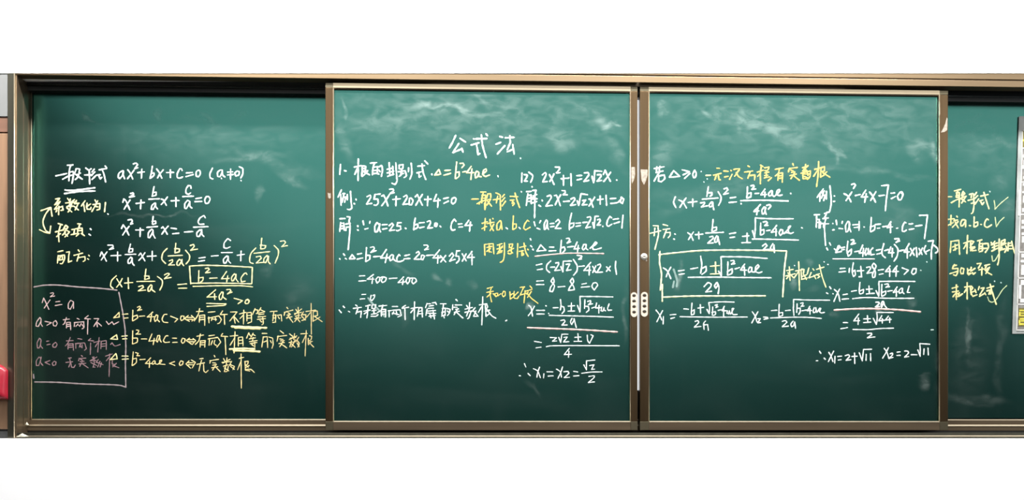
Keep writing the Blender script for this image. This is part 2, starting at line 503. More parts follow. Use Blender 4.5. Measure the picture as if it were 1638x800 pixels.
CHALK = r"""
#P A
@50 250
=heading_lettering|w|2.2|white chalk heading over its double underline
315,253 455,222; 462,116 534,112; 505,116 488,180 482,316; 488,205 535,195 540,240 522,350; 402,296 470,258 545,236; 575,160 556,225; 580,158 618,165 612,212 630,218; 565,235 612,232 590,275 562,300; 575,240 655,296
698,152 735,178 768,160; 682,242 775,238; 742,180 748,358; 808,165 775,205; 815,200 768,250; 825,250 775,300
870,175 965,158; 905,165 930,230 952,332; 945,125 968,150; 830,245 885,238; 860,245 885,292 905,270
=chalk_underline|w|2.3|
432,432 520,440 815,404
=chalk_underline|w|2.3|
425,480 620,452 818,446
=equation_lettering|w|2.1|
1165,190 1125,215 1112,265 1130,288 1165,250 1180,190 1178,240 1195,290; 1235,175 1265,215 1300,295; 1315,180 1270,240 1230,290; 1308,100 1340,88 1362,108 1325,158 1368,147; 1362,212 1450,200; 1415,165 1410,285
@230 250
110,128 98,210 78,285; 95,222 128,215 130,245 84,282; 165,165 195,205 232,285; 250,175 205,230 175,280; 292,210 385,207; 340,175 340,275; 490,185 485,165 460,160 430,220 428,268 455,282 500,265; 545,215 625,208; 540,262 635,235; 700,180 672,200 670,255 700,265 722,230 718,190 700,180
882,150 848,220 850,275 885,292; 985,175 945,205 945,260 975,262 1000,215 1005,180 1010,240 1040,268; 1072,205 1140,200; 1070,240 1145,235; 1112,165 1110,298; 1195,190 1165,215 1175,255 1215,240 1225,200 1195,190; 1222,135 1265,160 1265,230 1240,280; 992,280 996,290; 1243,308 1246,316
=equation_lettering|w|2.1|
@50 250
1172,590 1185,550 1210,570 1245,650 1262,688; 1265,560 1225,620 1188,680; 1270,478 1305,470 1308,495 1255,525 1325,515; 1342,606 1450,592; 1405,560 1398,675
@230 250
132,390 120,450 108,515; 118,465 160,460 158,500 112,512; 62,552 200,545; 140,600 105,630 95,680 120,682 150,620 150,600 155,650 178,675; 222,550 250,560 290,630; 305,520 260,580 222,620; 350,572 452,568; 410,530 412,645; 605,410 600,380 570,375 542,420 540,470 570,490 600,470; 498,518 640,512; 560,565 525,610 525,670 545,672 585,600 590,580 590,640 618,665; 665,545 740,532; 655,582 745,580; 800,520 780,560 790,605 825,600 848,550 830,515 800,520
=note_lettering|y|2.0|yellow chalk note beside the top of the curved arrow
@50 250
310,550 365,540; 360,545 300,622; 300,622 370,585; 370,580 298,680; 298,680 405,640; 355,640 350,750; 330,690 315,715; 395,640 410,690 380,695
465,540 500,590; 555,555 500,600; 440,600 580,585; 500,545 490,640; 455,650 520,610; 455,645 540,640; 520,600 490,690 470,715; 455,660 520,715; 580,565 550,610; 555,610 615,600; 600,610 560,690; 545,640 605,690
690,570 640,640; 672,620 685,710; 715,600 708,660; 760,610 705,650; 712,640 715,680 760,680 765,655
815,560 830,590; 790,620 880,605; 850,570 815,640 775,710; 880,605 875,680 840,690; 830,645 855,650; 950,592 938,712
=chalk_dot|w|2.0|white chalk dot
978,738 985,745
=chalk_arrow|y|2.0|yellow chalk curved double-headed arrow
@50 335
240,-15 185,60 152,140 155,200 185,270 235,305; 125,18 250,-25; 250,-25 266,88; 108,262 170,292 236,308; 250,215 244,260 236,308
=note_lettering|y|2.0|yellow chalk note with a white colon beside the foot of the curved arrow
345,183 400,200; 310,290 420,262; 375,205 350,300 355,415; 325,350 375,310; 440,205 405,260; 440,205 470,225 425,290; 425,240 450,260; 455,270 490,290 430,355; 440,290 400,330; 430,310 465,345; 520,260 585,248; 555,255 545,325; 510,325 585,310; 595,185 640,190; 620,195 610,235; 590,245 650,240 655,310; 595,245 592,310; 595,275 650,270; 610,310 575,345; 640,310 682,340
!w
755,250 768,262; 738,318 762,335
=equation_lettering|w|2.1|
1155,245 1175,200 1205,240 1250,332; 1255,215 1210,270 1170,330; 1238,138 1280,130 1295,150 1270,190 1302,182; 1335,265 1440,265; 1395,240 1392,350
@230 335
120,92 110,190; 108,155 150,150 155,180 115,195; 38,232 175,220; 100,255 60,300 55,360 75,365 110,300 118,265 120,320 145,370; 228,240 245,225 265,255 302,322; 312,215 265,270 230,320; 348,240 420,250; 368,315 450,305; 518,292 630,285; 788,110 770,80 720,110 695,160 715,192 775,190; 636,230 825,222; 720,260 680,300 680,345 710,345 740,280 740,260 745,320 770,350
=note_lettering|y|1.9|yellow chalk note with a colon left of the longest equation
@50 335
338,545 408,530; 345,590 335,690; 345,600 425,585 425,640 395,695 370,695; 375,600 360,640; 395,595 400,640; 350,650 410,645; 450,550 490,545 480,590; 480,590 475,680 520,660; 600,520 615,540; 548,590 660,560; 610,575 585,665; 600,620 685,605 690,650 665,668; 735,588 745,598; 720,632 735,642
=equation_lettering|w|1.9|white and yellow chalk equation, the longest line on its panel
880,600 900,545 930,600 962,665; 970,545 930,600 895,650; 980,460 1040,460 1050,480 1000,515 1055,500; 1020,595 1150,590; 1105,545 1105,665; 1270,445 1245,550; 1255,505 1300,505 1295,545 1250,552; 1200,580 1340,575; 1275,610 1240,650 1240,690 1265,690 1290,640 1290,620 1295,690 1318,718; 1375,590 1400,560 1420,600 1455,662; 1455,555 1410,620 1375,655
@230 335
45,602 160,597; 108,535 108,655; 705,625 788,615; 698,668 780,655; 865,600 955,592; 1110,400 1075,375 1030,430 1025,490 1060,500 1108,480; 995,555 1138,553; 1065,595 1020,640 1025,690 1050,685 1080,620 1080,600 1085,660 1112,690; 1195,590 1290,575; 1245,535 1240,662
!y
300,500 245,560 232,640 280,695; 410,435 398,560; 395,505 455,505 455,545 400,560; 312,598 498,590; 325,660 365,645 370,670 320,715 395,712; 455,640 425,680 425,715 450,718 485,660 490,640 490,690 512,722; 535,525 585,590 580,650 540,700; 595,465 635,450 645,475 600,525 688,510
@340 370
555,215 495,280 475,350 480,400 520,415; 630,90 615,225; 612,180 680,185 670,220 620,230; 530,285 735,262; 560,330 610,320 625,345 560,410 650,400; 700,310 660,350 655,400 680,405 710,340 715,320 715,390 738,420; 788,185 840,240 840,310 800,410; 868,130 920,125 935,150 885,200 960,185
=equation_lettering|y|1.8|yellow chalk equation with its fraction top inside the small box
@150 410
290,250 230,310 215,380 250,415; 295,290 325,340 362,395; 365,285 330,350 292,398; 395,345 500,338; 440,275 445,415; 668,165 652,300; 650,255 705,255 710,285 655,300; 552,325 785,322; 575,390 625,375 635,400 570,445 665,435; 730,365 695,410 695,450 715,450 740,400 745,375 745,430 785,460; 815,260 875,310 875,370 845,435; 905,240 945,220 970,230 905,290 992,272; 1075,365 1190,355; 1085,412 1192,410
1345,185 1340,340; 1345,280 1400,270 1395,310 1360,340; 1425,160 1465,150 1478,170 1430,215 1490,208; 1485,285 1580,278
1272,388 1600,380 1880,380 2035,394; 1560,430 1450,525 1575,520; 1545,480 1548,555
@340 370
180,515 115,610 215,605; 195,570 180,650; 280,545 245,590 245,635 265,635 300,570 300,550 300,610 328,650; 440,555 430,535 405,545 365,600 370,650 420,640
@340 420
120,375 85,430 90,475 115,470 135,400 135,380 135,440 175,475; 180,350 225,345 235,365 190,405 252,380; 275,460 385,490 325,530; 430,480 415,510 425,530 455,525 472,490 450,470 430,480
=chalk_box|y|2.0|small yellow chalk box
@150 410
1222,128 1420,118 1700,125 2032,144; 2030,144 2022,350; 1240,348 1600,345 2020,355; 1225,128 1240,355
=chalk_underline|y|1.8|
@190 480
1125,45 1375,52
=chalk_underline|y|1.8|
1130,84 1340,72 1370,55
=chalk_box|kb|2.0|dusty pink chalk box in the lower left corner
@45 450
75,75 200,52 380,50 650,75 900,90 1140,115; 1160,140 1210,400 1245,650
@45 530
1240,0 1250,200 1245,400 1250,720; 85,650 380,655 700,675 1050,685 1180,695 1245,715; 68,550 72,605
=equation_lettering|kk|1.5|dusty pink chalk equation at the top of the pink box
@45 450
180,275 200,215 225,270 265,360; 280,240 230,310 205,345; 285,155 320,148 325,165 285,200 340,190; 352,265 410,258; 348,312 435,298; 545,245 515,290 515,350 540,360 575,290 580,265 580,350
=note_lettering|kk|1.5|dusty pink chalk note, first of three in the pink box
150,465 110,520 100,575 130,580 165,510 165,480 165,545 185,580; 215,515 300,530 240,565; 350,505 320,530 325,570 355,575 372,540 350,505; 450,495 530,485; 490,465 465,540 445,555; 490,530 490,600; 490,530 540,525 545,625; 495,555 540,550; 495,580 540,575; 625,475 655,490; 590,530 715,520; 595,535 590,580; 710,525 715,590 690,610; 640,545 610,580; 680,540 660,580; 640,560 660,575; 690,555 705,580; 770,440 725,475; 725,480 800,485; 765,490 760,680; 845,480 905,480; 900,485 840,580; 880,530 885,585; 890,530 940,575; 1000,515 1030,555 1075,520 1095,555 1160,520
=note_lettering|k|1.5|dusty pink chalk note, second of three in the pink box
@45 530
145,90 115,150 120,215 145,210 165,130 165,110 160,180 185,220; 235,130 270,125; 240,175 285,165; 345,145 315,175 320,205 350,205 370,170 350,140; 490,125 580,120; 540,80 510,150 475,190; 510,165 510,230; 510,165 575,160 580,245; 515,185 570,182; 515,208 570,205; 635,95 690,105; 605,160 720,150; 610,160 610,220; 725,155 745,225 720,245; 670,165 655,205; 690,170 690,215; 660,195 690,205; 800,95 770,120; 770,120 840,125; 800,150 795,300; 840,145 920,125; 908,80 890,270; 890,150 860,200; 935,135 930,225; 935,130 1000,120 1000,235; 940,165 990,160; 940,195 990,190; 1055,170 1075,150 1110,190 1180,170
=note_lettering|k|1.5|dusty pink chalk note, third of three in the pink box
140,330 105,380 105,440 135,440 165,350 165,330 160,400 190,440; 280,375 215,400 280,430; 335,385 310,410 320,440 350,430 358,395 335,385; 515,345 555,340; 485,400 570,390; 530,350 540,400 520,460; 545,400 555,460 585,465 605,430; 680,310 695,325; 650,350 740,345; 655,350 645,380; 670,360 700,375; 665,390 720,385; 650,420 740,410; 700,380 660,450; 690,415 770,470; 820,330 850,360; 880,330 790,380; 840,325 845,400; 800,380 870,375; 800,400 880,440; 850,400 830,460 860,460; 900,360 870,400; 920,385 890,460; 880,400 960,430; 940,400 920,460; 990,320 1080,290; 1045,290 1035,580; 1040,330 1000,380; 1080,330 1075,420 1120,430; 1080,440 1165,470; 1130,410 1080,460
=sentence_lettering|o|1.7|yellow chalk sentence, first of three beside the pink box
@45 450
1165,400 1095,470 1165,460 1165,400; 1205,425 1280,420; 1225,475 1280,470
@190 480
180,130 175,270; 178,215 235,195 240,230 180,270; 238,95 270,80 278,100 240,138 295,125; 265,210 335,205; 435,155 365,220 460,215; 420,185 405,280; 480,190 455,240 465,275 490,250 500,200 495,250 520,280; 615,185 580,190 555,245 575,285 630,290; 665,210 755,245 715,285; 800,205 790,240 800,265 830,250 835,210 800,205; 890,200 840,240 905,275; 880,225 945,225; 880,250 945,250; 930,200 975,240 935,272
995,150 1080,145; 1035,110 1015,190 965,270; 1035,200 1030,285; 1030,200 1100,195 1100,325; 1045,225 1090,222; 1045,255 1090,250; 1145,160 1235,150; 1145,235 1280,205; 1150,220 1155,295; 1280,205 1310,250 1290,295 1265,305; 1200,220 1185,265; 1235,215 1240,265; 1190,245 1250,250; 1330,140 1300,185; 1300,190 1390,185; 1350,190 1355,315
@340 480
230,155 315,155; 310,160 220,270; 270,210 290,300; 275,210 335,285; 345,180 425,160; 400,130 395,310; 395,195 350,240; 440,170 440,270; 440,165 495,160 500,280 450,300; 445,200 490,198; 445,235 490,232; 545,110 510,190; 545,125 580,130 575,165; 620,100 590,150; 620,130 670,150; 560,175 665,155; 590,190 660,180; 580,220 680,210; 570,250 680,240; 640,215 650,300 630,320; 605,260 630,285
738,150 830,145; 785,150 770,270; 770,200 810,190 805,280; 770,290 810,285; 775,235 805,230; 830,200 880,190 885,270; 840,215 855,240; 950,95 965,115; 920,160 1030,130; 925,160 915,200; 965,165 990,175; 950,195 1000,185; 945,230 1020,215; 990,185 950,240; 985,230 1030,290; 1095,95 1100,180; 1065,120 1085,150; 1140,115 1050,190; 1050,175 1140,160; 1060,210 1110,190; 1050,240 1130,230; 1110,200 1050,280; 1070,220 1120,285; 1165,150 1135,200; 1150,190 1195,190 1190,250 1140,265; 1140,210 1190,260
1195,150 1320,130; 1262,45 1265,440; 1255,160 1205,220; 1290,150 1285,280; 1290,150 1340,140 1345,200 1295,210; 1290,270 1330,250; 1310,215 1405,280; 1375,220 1330,250
=chalk_underline|y|3.4|thick yellow chalk underline below the first sentence
245,340 500,350 690,358; 285,354 450,362 610,367
=sentence_lettering|o|1.7|yellow chalk sentence, second of three beside the pink box
@45 530
!y
1135,45 1055,100 1145,105 1130,45; 1200,65 1270,60; 1210,100 1265,98
!o
@190 480
178,395 175,565; 178,490 240,490 235,540 180,565; 225,385 255,390 250,415 220,440 280,438; 290,500 360,500; 425,435 385,530 465,520; 455,490 440,575; 500,455 480,520 495,540 525,470 520,455 530,520 545,540; 630,460 600,465 570,520 590,545 650,540; 685,490 740,492; 690,545 750,542; 815,490 800,530 815,555 840,540 850,500 815,490; 905,490 865,520 930,565; 890,510 960,508; 890,535 960,535; 950,495 985,520 940,570
1000,465 1085,450; 1045,435 1025,520 980,570; 1045,530 1040,605; 1045,525 1105,520 1100,605; 1055,550 1095,545; 1055,575 1095,575; 1155,460 1225,450; 1145,500 1270,480; 1160,510 1155,580; 1275,490 1305,540 1255,605; 1200,520 1180,575; 1230,515 1220,560 1250,585; 1330,430 1310,455; 1310,465 1395,470; 1360,480 1365,560 1370,700
@340 480
225,465 325,455; 288,405 275,680; 280,490 225,580; 330,490 330,590; 330,480 385,475 390,590; 335,520 385,515; 335,560 380,555; 465,420 435,490; 465,430 485,460; 520,425 490,480; 515,440 550,460; 470,500 550,485; 520,480 510,530; 470,535 575,520; 480,560 570,545; 540,540 540,610; 500,570 525,590
635,430 700,430; 650,470 630,605; 655,475 700,470 705,610; 655,540 700,520; 720,475 770,490 775,570 760,620; 740,520 755,550; 865,395 910,430; 830,470 950,455; 840,460 825,530; 860,500 905,505; 870,525 920,520; 850,560 920,545; 910,520 860,600; 880,565 950,615; 985,435 1030,470; 1050,430 1040,510; 1080,460 980,510; 990,490 1070,480; 1010,520 990,600; 980,545 1060,535; 1060,510 1010,605; 1010,560 1060,610; 1105,475 1070,530; 1085,520 1110,560 1090,605; 1080,550 1110,600
1130,435 1215,430; 1200,390 1185,720; 1195,450 1150,545; 1225,490 1225,570; 1240,460 1270,465 1260,510 1230,520; 1225,540 1280,530; 1225,575 1260,545; 1240,550 1295,605
=chalk_underline|y|3.2|thick yellow chalk underline below the second sentence
220,630 400,622 540,630; 270,648 450,652 605,662
=sentence_lettering|o|1.6|yellow chalk sentence, third and lowest beside the pink box
@45 530
!y
1125,285 1050,365 1140,355 1125,285; 1200,318 1280,320; 1205,360 1285,355
!o
1345,265 1330,440; 1338,360 1385,345 1385,400 1340,440; 1375,275 1410,285 1390,315 1430,315; 1430,365 1500,360; 1570,340 1500,415 1590,415; 1555,380 1550,465
@240 530
50,380 25,405 35,425 60,410 65,385 70,420 95,425; 100,425 145,390 150,370 125,375 120,420 195,428; 315,390 250,412 320,440; 395,380 375,415 385,440 415,425 425,390 395,380; 500,380 460,420 520,475; 490,405 555,405; 490,430 555,430; 530,370 580,400 540,470; 635,355 680,350; 600,425 700,405; 660,370 640,440 625,510; 685,420 690,510 715,530 745,500
820,310 830,330; 765,380 880,360; 775,380 765,410; 800,405 840,410; 800,435 850,430; 790,470 870,455; 850,420 800,500; 850,470 900,520; 940,350 960,390; 985,340 975,420; 1025,360 930,410; 920,400 1030,390; 980,410 950,520; 940,450 1000,430; 1000,450 990,510 965,520; 950,470 1010,510; 1045,385 1015,440; 1030,430 1080,450 1060,495; 1030,450 1080,490
1140,350 1200,335; 1165,290 1168,730; 1165,380 1120,495; 1215,390 1220,500; 1210,390 1255,385 1250,420 1215,440; 1220,470 1270,440; 1230,440 1260,465; 1230,490 1290,490 1335,530; 1220,500 1280,510
#P B
@680 200
=heading_lettering|w|2.6|large white chalk heading of three characters
392,135 350,225 308,298; 445,172 522,222; 430,240 355,355; 355,355 475,305; 470,300 485,350; 620,180 790,175; 720,125 735,260 780,420; 780,115 800,140; 590,258 690,228; 655,240 670,320 675,380 705,365; 955,148 995,160; 905,248 970,222; 925,372 1020,265; 1025,165 1140,160; 1085,140 1090,235; 1095,215 1050,320; 1050,345 1130,310; 1120,250 1140,375
=chalk_dot|d|2.2|white chalk dot
1220,423 1222,430
=note_lettering|w|2.4|white chalk note at the upper left
@530 250
118,105 108,235; 168,185 188,192; 295,140 385,120; 345,35 342,315; 340,140 300,235; 395,130 390,260; 395,125 440,130 435,190 395,195; 395,160 435,158; 395,260 430,230; 415,200 490,240; 465,185 430,225
500,90 580,82; 550,95 535,140 525,240; 545,140 590,135 590,220; 540,185 590,180; 540,225 590,215; 600,140 645,120 655,180 640,260; 605,175 625,200; 570,220 610,230
715,170 790,150; 740,85 750,240; 785,130 790,240; 715,215 800,190; 720,260 800,230; 825,85 835,250 840,320 815,365 775,345
870,115 920,110 915,160 875,165; 870,115 868,165; 860,200 945,185; 945,190 960,250 930,275; 900,170 890,240 865,260; 890,230 925,220; 990,150 985,200; 1022,90 1030,220 1005,295
1105,130 1195,120; 1160,100 1175,210 1210,300; 1195,60 1235,100; 1095,215 1150,200; 1120,215 1125,270 1150,255
@680 250
85,228 88,236; 930,250 935,262
=equation_lettering|y|2.3|yellow chalk equation at the top of its panel
175,170 120,245 200,230 175,170; 250,185 325,178; 240,245 330,220; 405,75 392,200 385,290; 395,210 435,200 435,255 395,290; 445,95 485,90 500,115 470,148; 480,205 525,195; 590,130 530,215 625,210; 600,160 585,300; 660,190 640,230 645,280 675,260 690,210 685,260 720,265; 735,230 785,190 780,165 750,180 735,235 770,260 828,240
=equation_lettering|w|2.4|white chalk equation at the upper right
1240,215 1235,335; 1265,235 1305,240 1300,270 1270,320 1310,320; 1325,205 1375,245 1370,290 1350,335
@825 250
340,240 375,210 390,235 345,330 405,325; 430,235 460,290 490,365; 490,225 465,280 435,325; 505,140 555,140 560,165 520,215 570,210; 580,290 680,280; 610,245 610,375; 705,225 710,380; 780,250 845,248; 785,305 845,290; 875,215 925,210 935,240 870,325 935,310; 975,255 995,340 1005,290 1010,185 1100,195; 1045,240 1085,235 1090,260 1040,320 1100,310; 1120,235 1145,180 1165,230 1212,325; 1215,205 1170,270 1125,325; 1290,303 1294,308
=equation_lettering|w|2.4|white chalk equation at the left edge
@530 250
130,430 85,525; 120,490 125,630; 145,480 175,480; 160,490 140,590; 150,530 185,520 170,590; 205,490 205,560; 245,450 255,600 262,660 235,685 205,680; 315,550 318,560; 290,605 298,612; 455,520 495,500 505,525 450,615 520,605; 560,490 545,550 595,550 600,600 575,628 545,625; 560,490 625,485; 645,510 670,500 700,560 725,640; 745,490 700,560 645,635; 745,425 790,420 795,445 750,482 805,465; 785,555 885,545; 830,515 825,635; 925,520 960,500 970,530 915,620 985,610; 1000,540 995,620 1025,625 1045,570 1020,535 1000,540; 1075,520 1100,490 1130,560 1165,630; 1165,490 1120,560 1080,630; 1195,555 1280,550; 1235,515 1230,635; 1345,490 1310,575 1395,565; 1370,540 1360,655
@680 250
235,545 300,530; 240,605 300,575; 345,545 335,590 355,612 385,590 395,545 375,530 345,545
=note_lettering|yo|2.2|yellow chalk note, topmost of the middle column
595,552 685,550; 710,460 780,460; 745,465 720,560; 725,500 775,500 770,680; 665,610 720,580 790,560; 725,545 725,600; 740,540 760,540; 700,600 690,615; 800,490 790,540; 800,485 840,480 840,530; 795,560 840,550 790,630; 795,570 850,640; 760,600 765,685; 905,470 950,490; 870,560 960,545; 930,510 910,600; 960,500 965,690; 1015,490 985,525; 1020,530 980,580; 1030,575 985,640; 1090,515 1190,520; 1150,470 1175,560 1210,660; 1090,565 1140,560; 1120,575 1115,610; 1130,590 1140,610 1120,635
=equation_lettering|w|2.4|white chalk equation, second from the top of the right column
1368,388 1370,396; 1228,452 1234,460
@825 250
135,455 200,450; 215,440 260,435 250,480; 155,480 135,630; 160,500 195,495 200,610; 160,540 200,535; 160,580 200,575; 220,510 270,490; 245,490 240,790; 215,550 275,545; 210,600 270,580; 225,520 210,550; 335,560 340,572; 295,628 320,645; 400,515 440,500 455,530 385,640 470,630; 495,505 520,500 545,560 570,635; 575,495 530,570 505,625; 590,440 630,445 635,465 605,495 660,495; 610,582 690,575; 705,550 745,530 755,560 700,630 770,620; 785,570 805,630 835,480 920,495; 855,570 895,560 850,625 915,620; 935,550 955,550 990,655; 1010,525 970,590 935,640; 1045,560 1120,550; 1080,510 1080,615; 1155,500 1162,630; 1210,545 1285,540; 1215,605 1300,595 1340,560; 1350,525 1340,590 1365,605 1382,550 1350,525
=equation_lettering|w|2.4|white chalk line of given values in the left column
@530 335
110,122 180,118; 200,95 240,100 225,150; 120,170 108,285; 125,180 160,175 165,270; 125,215 160,212; 120,250 160,245; 185,190 245,180; 225,150 240,230 215,520; 190,230 245,225; 185,270 190,240; 335,210 340,220; 335,262 345,270; 405,150 415,200; 495,155 490,180; 430,255 470,245; 585,170 555,220 560,290 585,290 620,200 620,185 615,250 630,290; 650,200 715,195; 655,255 715,245; 740,210 775,180 795,200 745,275 810,265; 850,170 840,215 885,215 890,255 850,275 830,270; 850,172 895,172; 945,240 955,248; 1075,110 1060,190 1055,265; 1065,200 1105,190 1105,230 1070,255; 1125,175 1190,170; 1130,238 1190,225; 1225,160 1260,145 1270,175 1230,245 1300,235; 1330,175 1320,215 1345,220 1355,185 1330,175; 1390,215 1402,228
@680 335
395,155 375,125 345,165 330,230 345,272 385,260; 425,190 475,185; 430,230 480,225; 560,140 510,210 605,205; 580,165 568,280
=note_lettering|yo|2.2|yellow chalk note, second of the middle column
730,180 800,160; 770,115 760,270; 725,250 790,220; 790,185 885,165; 830,130 840,210 875,275; 880,190 830,275; 865,115 870,125; 960,145 920,190 920,265 950,260 975,190 970,150 985,260; 1130,85 1120,260; 1122,190 1165,190 1165,235 1125,262; 1330,155 1310,140 1275,190 1260,245 1285,265 1345,230
!w
1035,235 1055,252; 1200,230 1218,250
=equation_lettering|w|2.3|white chalk line of given values in the right column
1395,160 1408,215; 1480,145 1465,175; 1430,240 1470,258
@825 335
390,135 365,190 365,260 385,250 405,170 405,150 405,225 420,260; 440,185 490,180; 445,225 495,220; 510,160 545,130 565,160 505,245 580,245; 715,50 690,160 685,265; 695,185 745,175 735,220 690,245; 770,180 830,175; 770,220 830,208; 860,170 915,165; 915,105 950,95 960,125 895,240 960,225; 985,170 1000,240 1015,90 1060,90; 1045,135 1075,125 1080,150 1040,205 1085,200; 1112,215 1116,222; 1225,110 1205,90 1175,140 1165,200 1185,220 1230,190; 1245,130 1315,120; 1255,185 1330,160; 1372,75 1358,240
=equation_lettering|w|2.3|white chalk equation, fourth down the left column
@530 335
105,630 112,640; 155,570 170,590; 180,630 195,640; 265,580 230,638 305,632 265,580; 335,575 390,565; 330,640 405,622; 450,490 440,670; 445,590 495,590 490,640 440,670; 500,490 540,480 550,505 505,555 575,528; 540,608 625,602; 705,515 630,625 735,620; 715,570 690,685; 775,580 745,610 755,660 785,640 795,590 790,630 825,665; 880,595 865,580 840,620 840,670 880,670 930,650; 940,595 1005,580; 930,635 1010,630; 1085,560 1115,540 1130,565 1060,640 1130,640; 1155,590 1145,640 1170,645 1195,600 1165,585 1155,590; 1185,460 1225,460 1240,480 1195,520 1245,510; 1220,592 1305,585; 1385,520 1300,625 1395,620; 1365,590 1360,690
@680 335
195,595 265,675; 265,590 200,675; 310,600 345,560 365,590 315,665 385,640; 405,530 395,600 430,600 435,650 400,690; 405,535 445,530; 475,570 525,660; 525,570 475,665; 600,540 540,620 630,615; 600,575 600,710
=note_lettering|yo|2.1|yellow chalk note, third of the middle column
760,450 765,590; 765,450 870,440 880,570; 790,490 855,475; 820,460 820,550; 790,540 840,500; 830,545 850,550; 925,460 985,440; 955,445 950,560; 920,510 990,490; 935,540 990,530; 920,570 985,545; 990,470 930,560; 1015,430 1015,560 1005,640 985,670 960,680; 1075,450 1120,445 1110,490 1075,490; 1080,450 1075,500; 1060,540 1135,500; 1100,490 1105,560 1080,575 1060,560; 1080,520 1120,560; 1185,440 1180,615; 1210,490 1290,470; 1265,430 1285,540 1320,605; 1205,540 1260,530; 1240,540 1235,590; 1255,560 1260,580 1235,595; 1310,510 1320,520
=equation_lettering|w|2.2|white chalk equation over the pink underline
1345,375 1355,395; 1350,465 1370,485; 1375,510 1385,520
@825 335
320,455 270,535 385,525 320,455; 430,485 490,485; 425,535 515,530; 585,395 570,560; 575,500 620,480 630,520 595,560; 645,375 680,370 690,395 655,435 705,415; 660,485 745,475; 785,420 745,510 815,500; 800,460 790,545; 870,450 850,500 865,520 895,490 900,450 900,500 925,520; 950,500 1010,460 1040,430 1020,420 985,470 990,515 1030,515 1095,495
=chalk_underline|p|2.2|pale pink chalk underline, the upper one
245,602 450,580 700,562 1125,568
=equation_lettering|w|2.2|white chalk equation under the upper pink underline
260,715 335,700; 275,775 345,765; 610,665 715,663; 735,640 785,720 782,790 740,845; 785,590 840,595 845,610 805,640 845,635
@825 420
450,-20 400,30 395,90 435,130; 445,62 500,60; 510,10 545,0 545,30 500,105 570,100; 578,55 602,120 608,-15; 645,25 690,20 650,105 710,95; 810,52 880,45; 960,0 870,105 960,100; 945,50 938,165; 985,50 1025,130; 1025,45 985,130; 1045,35 1080,20 1085,50 1035,130 1110,125; 1160,55 1210,110; 1210,50 1160,115; 1280,-15 1275,60 1290,155
=equation_lettering|w|2.0|white chalk line of a subtraction equal to zero
268,240 355,235; 262,285 360,285; 480,195 450,240 495,300 470,375 435,370 445,320 490,250 480,195; 540,315 630,308; 725,200 695,240 740,310 750,350 675,360 690,320 740,250 725,200; 845,280 905,268; 835,320 945,310; 990,265 975,310 1005,355 1050,290 1030,262 990,265
=note_lettering|yo|1.9|yellow chalk note, lowest of the middle column
@680 420
795,335 865,315; 790,385 875,370; 850,320 830,390 850,505; 845,395 790,445; 870,400 910,440; 890,400 900,430; 895,400 930,395 930,425 900,435; 930,430 970,400; 1005,370 985,410 1000,440 1025,420 1025,375 1005,370; 1085,375 1090,470; 1090,420 1130,395; 1090,470 1135,440; 1140,370 1135,450; 1190,380 1140,430; 1145,460 1180,465 1200,430; 1215,320 1275,315; 1260,320 1220,410; 1215,420 1310,390; 1280,360 1265,520; 1340,300 1365,330; 1290,370 1370,345; 1320,375 1300,410; 1360,370 1310,450; 1310,400 1360,460 1445,525
=equation_lettering|w|2.0|white chalk fraction over the lower pink underline
@825 470
165,150 195,180 215,290; 240,160 200,230 160,285; 265,215 370,215; 270,262 365,262; 385,155 392,160; 418,250 422,256; 478,182 545,180; 572,75 580,150 570,210; 575,160 615,170 620,220 590,255; 670,160 755,155; 712,120 710,215; 668,225 755,222; 790,150 820,235 825,140 820,38 1000,38 1245,42; 885,75 880,190; 880,160 930,165 935,210 900,240; 920,100 955,90 960,110 930,140 985,130; 975,185 1020,170; 1035,120 1020,185 1090,180; 1065,150 1062,250; 1100,170 1090,220 1115,225 1130,180 1130,210 1150,220; 1195,130 1175,190 1185,215 1230,210; 425,278 700,285 950,290 1250,302; 575,345 620,335 630,355 590,405 660,400; 720,315 700,360 715,395 745,340 745,320 775,435
=chalk_underline|p|2.8|pale pink chalk underline, the lower one
150,435 600,452 900,465 1300,490
=equation_lettering|w|1.8|white chalk fraction under the lower pink underline
240,612 330,625; 260,695 325,685; 440,562 520,565 470,610 525,605; 550,560 575,625 590,520 670,520; 615,560 660,555 610,620 680,615; 755,560 835,555; 795,510 800,605; 745,612 845,610; 915,530 920,600 945,635 990,540 960,525; 390,680 460,668 700,665 1325,668; 685,700 620,780 715,775; 680,735 675,815
=equation_lettering|w|1.8|white chalk result line at the foot of the right column
@820 530
85,570 102,572; 150,415 170,460; 195,540 225,570; 265,480 320,510 355,595; 345,460 320,530 310,590; 400,545 395,600; 440,520 515,522; 455,575 520,572; 560,485 610,520 625,590; 640,455 615,530 580,605; 655,520 710,515 720,540 660,595 730,590; 780,515 835,522; 780,575 850,570; 910,430 945,495 945,380 1055,370; 985,440 1040,430 1010,490 1050,485; 885,540 1000,525 1145,522; 975,580 1040,570 1045,590 970,658 1050,650
=equation_lettering|w|2.0|white chalk subtraction line in the left column
@530 420
360,175 430,172; 350,240 445,235; 540,155 460,215 550,215; 530,195 520,270; 600,185 570,220 585,265 615,240 620,200 600,185; 620,200 660,185; 660,188 640,235 655,258 690,240 705,200 675,185 655,190; 740,208 840,200; 925,185 855,260 940,250; 920,220 910,285; 975,195 955,240 975,275 1000,240 1000,200 975,195; 1000,205 1050,200 1080,210 1090,240 1050,275 1030,250 1040,215
=equation_lettering|w|1.9|short white chalk line equal to zero
390,412 440,408; 370,470 430,465; 510,420 500,470 520,488 550,450 555,415 530,425
=chalk_smear|s|3.0|grey rubbed chalk smear through the sentence
470,455 520,520 600,600 690,700
=sentence_lettering|w|2.0|white chalk sentence across the left column
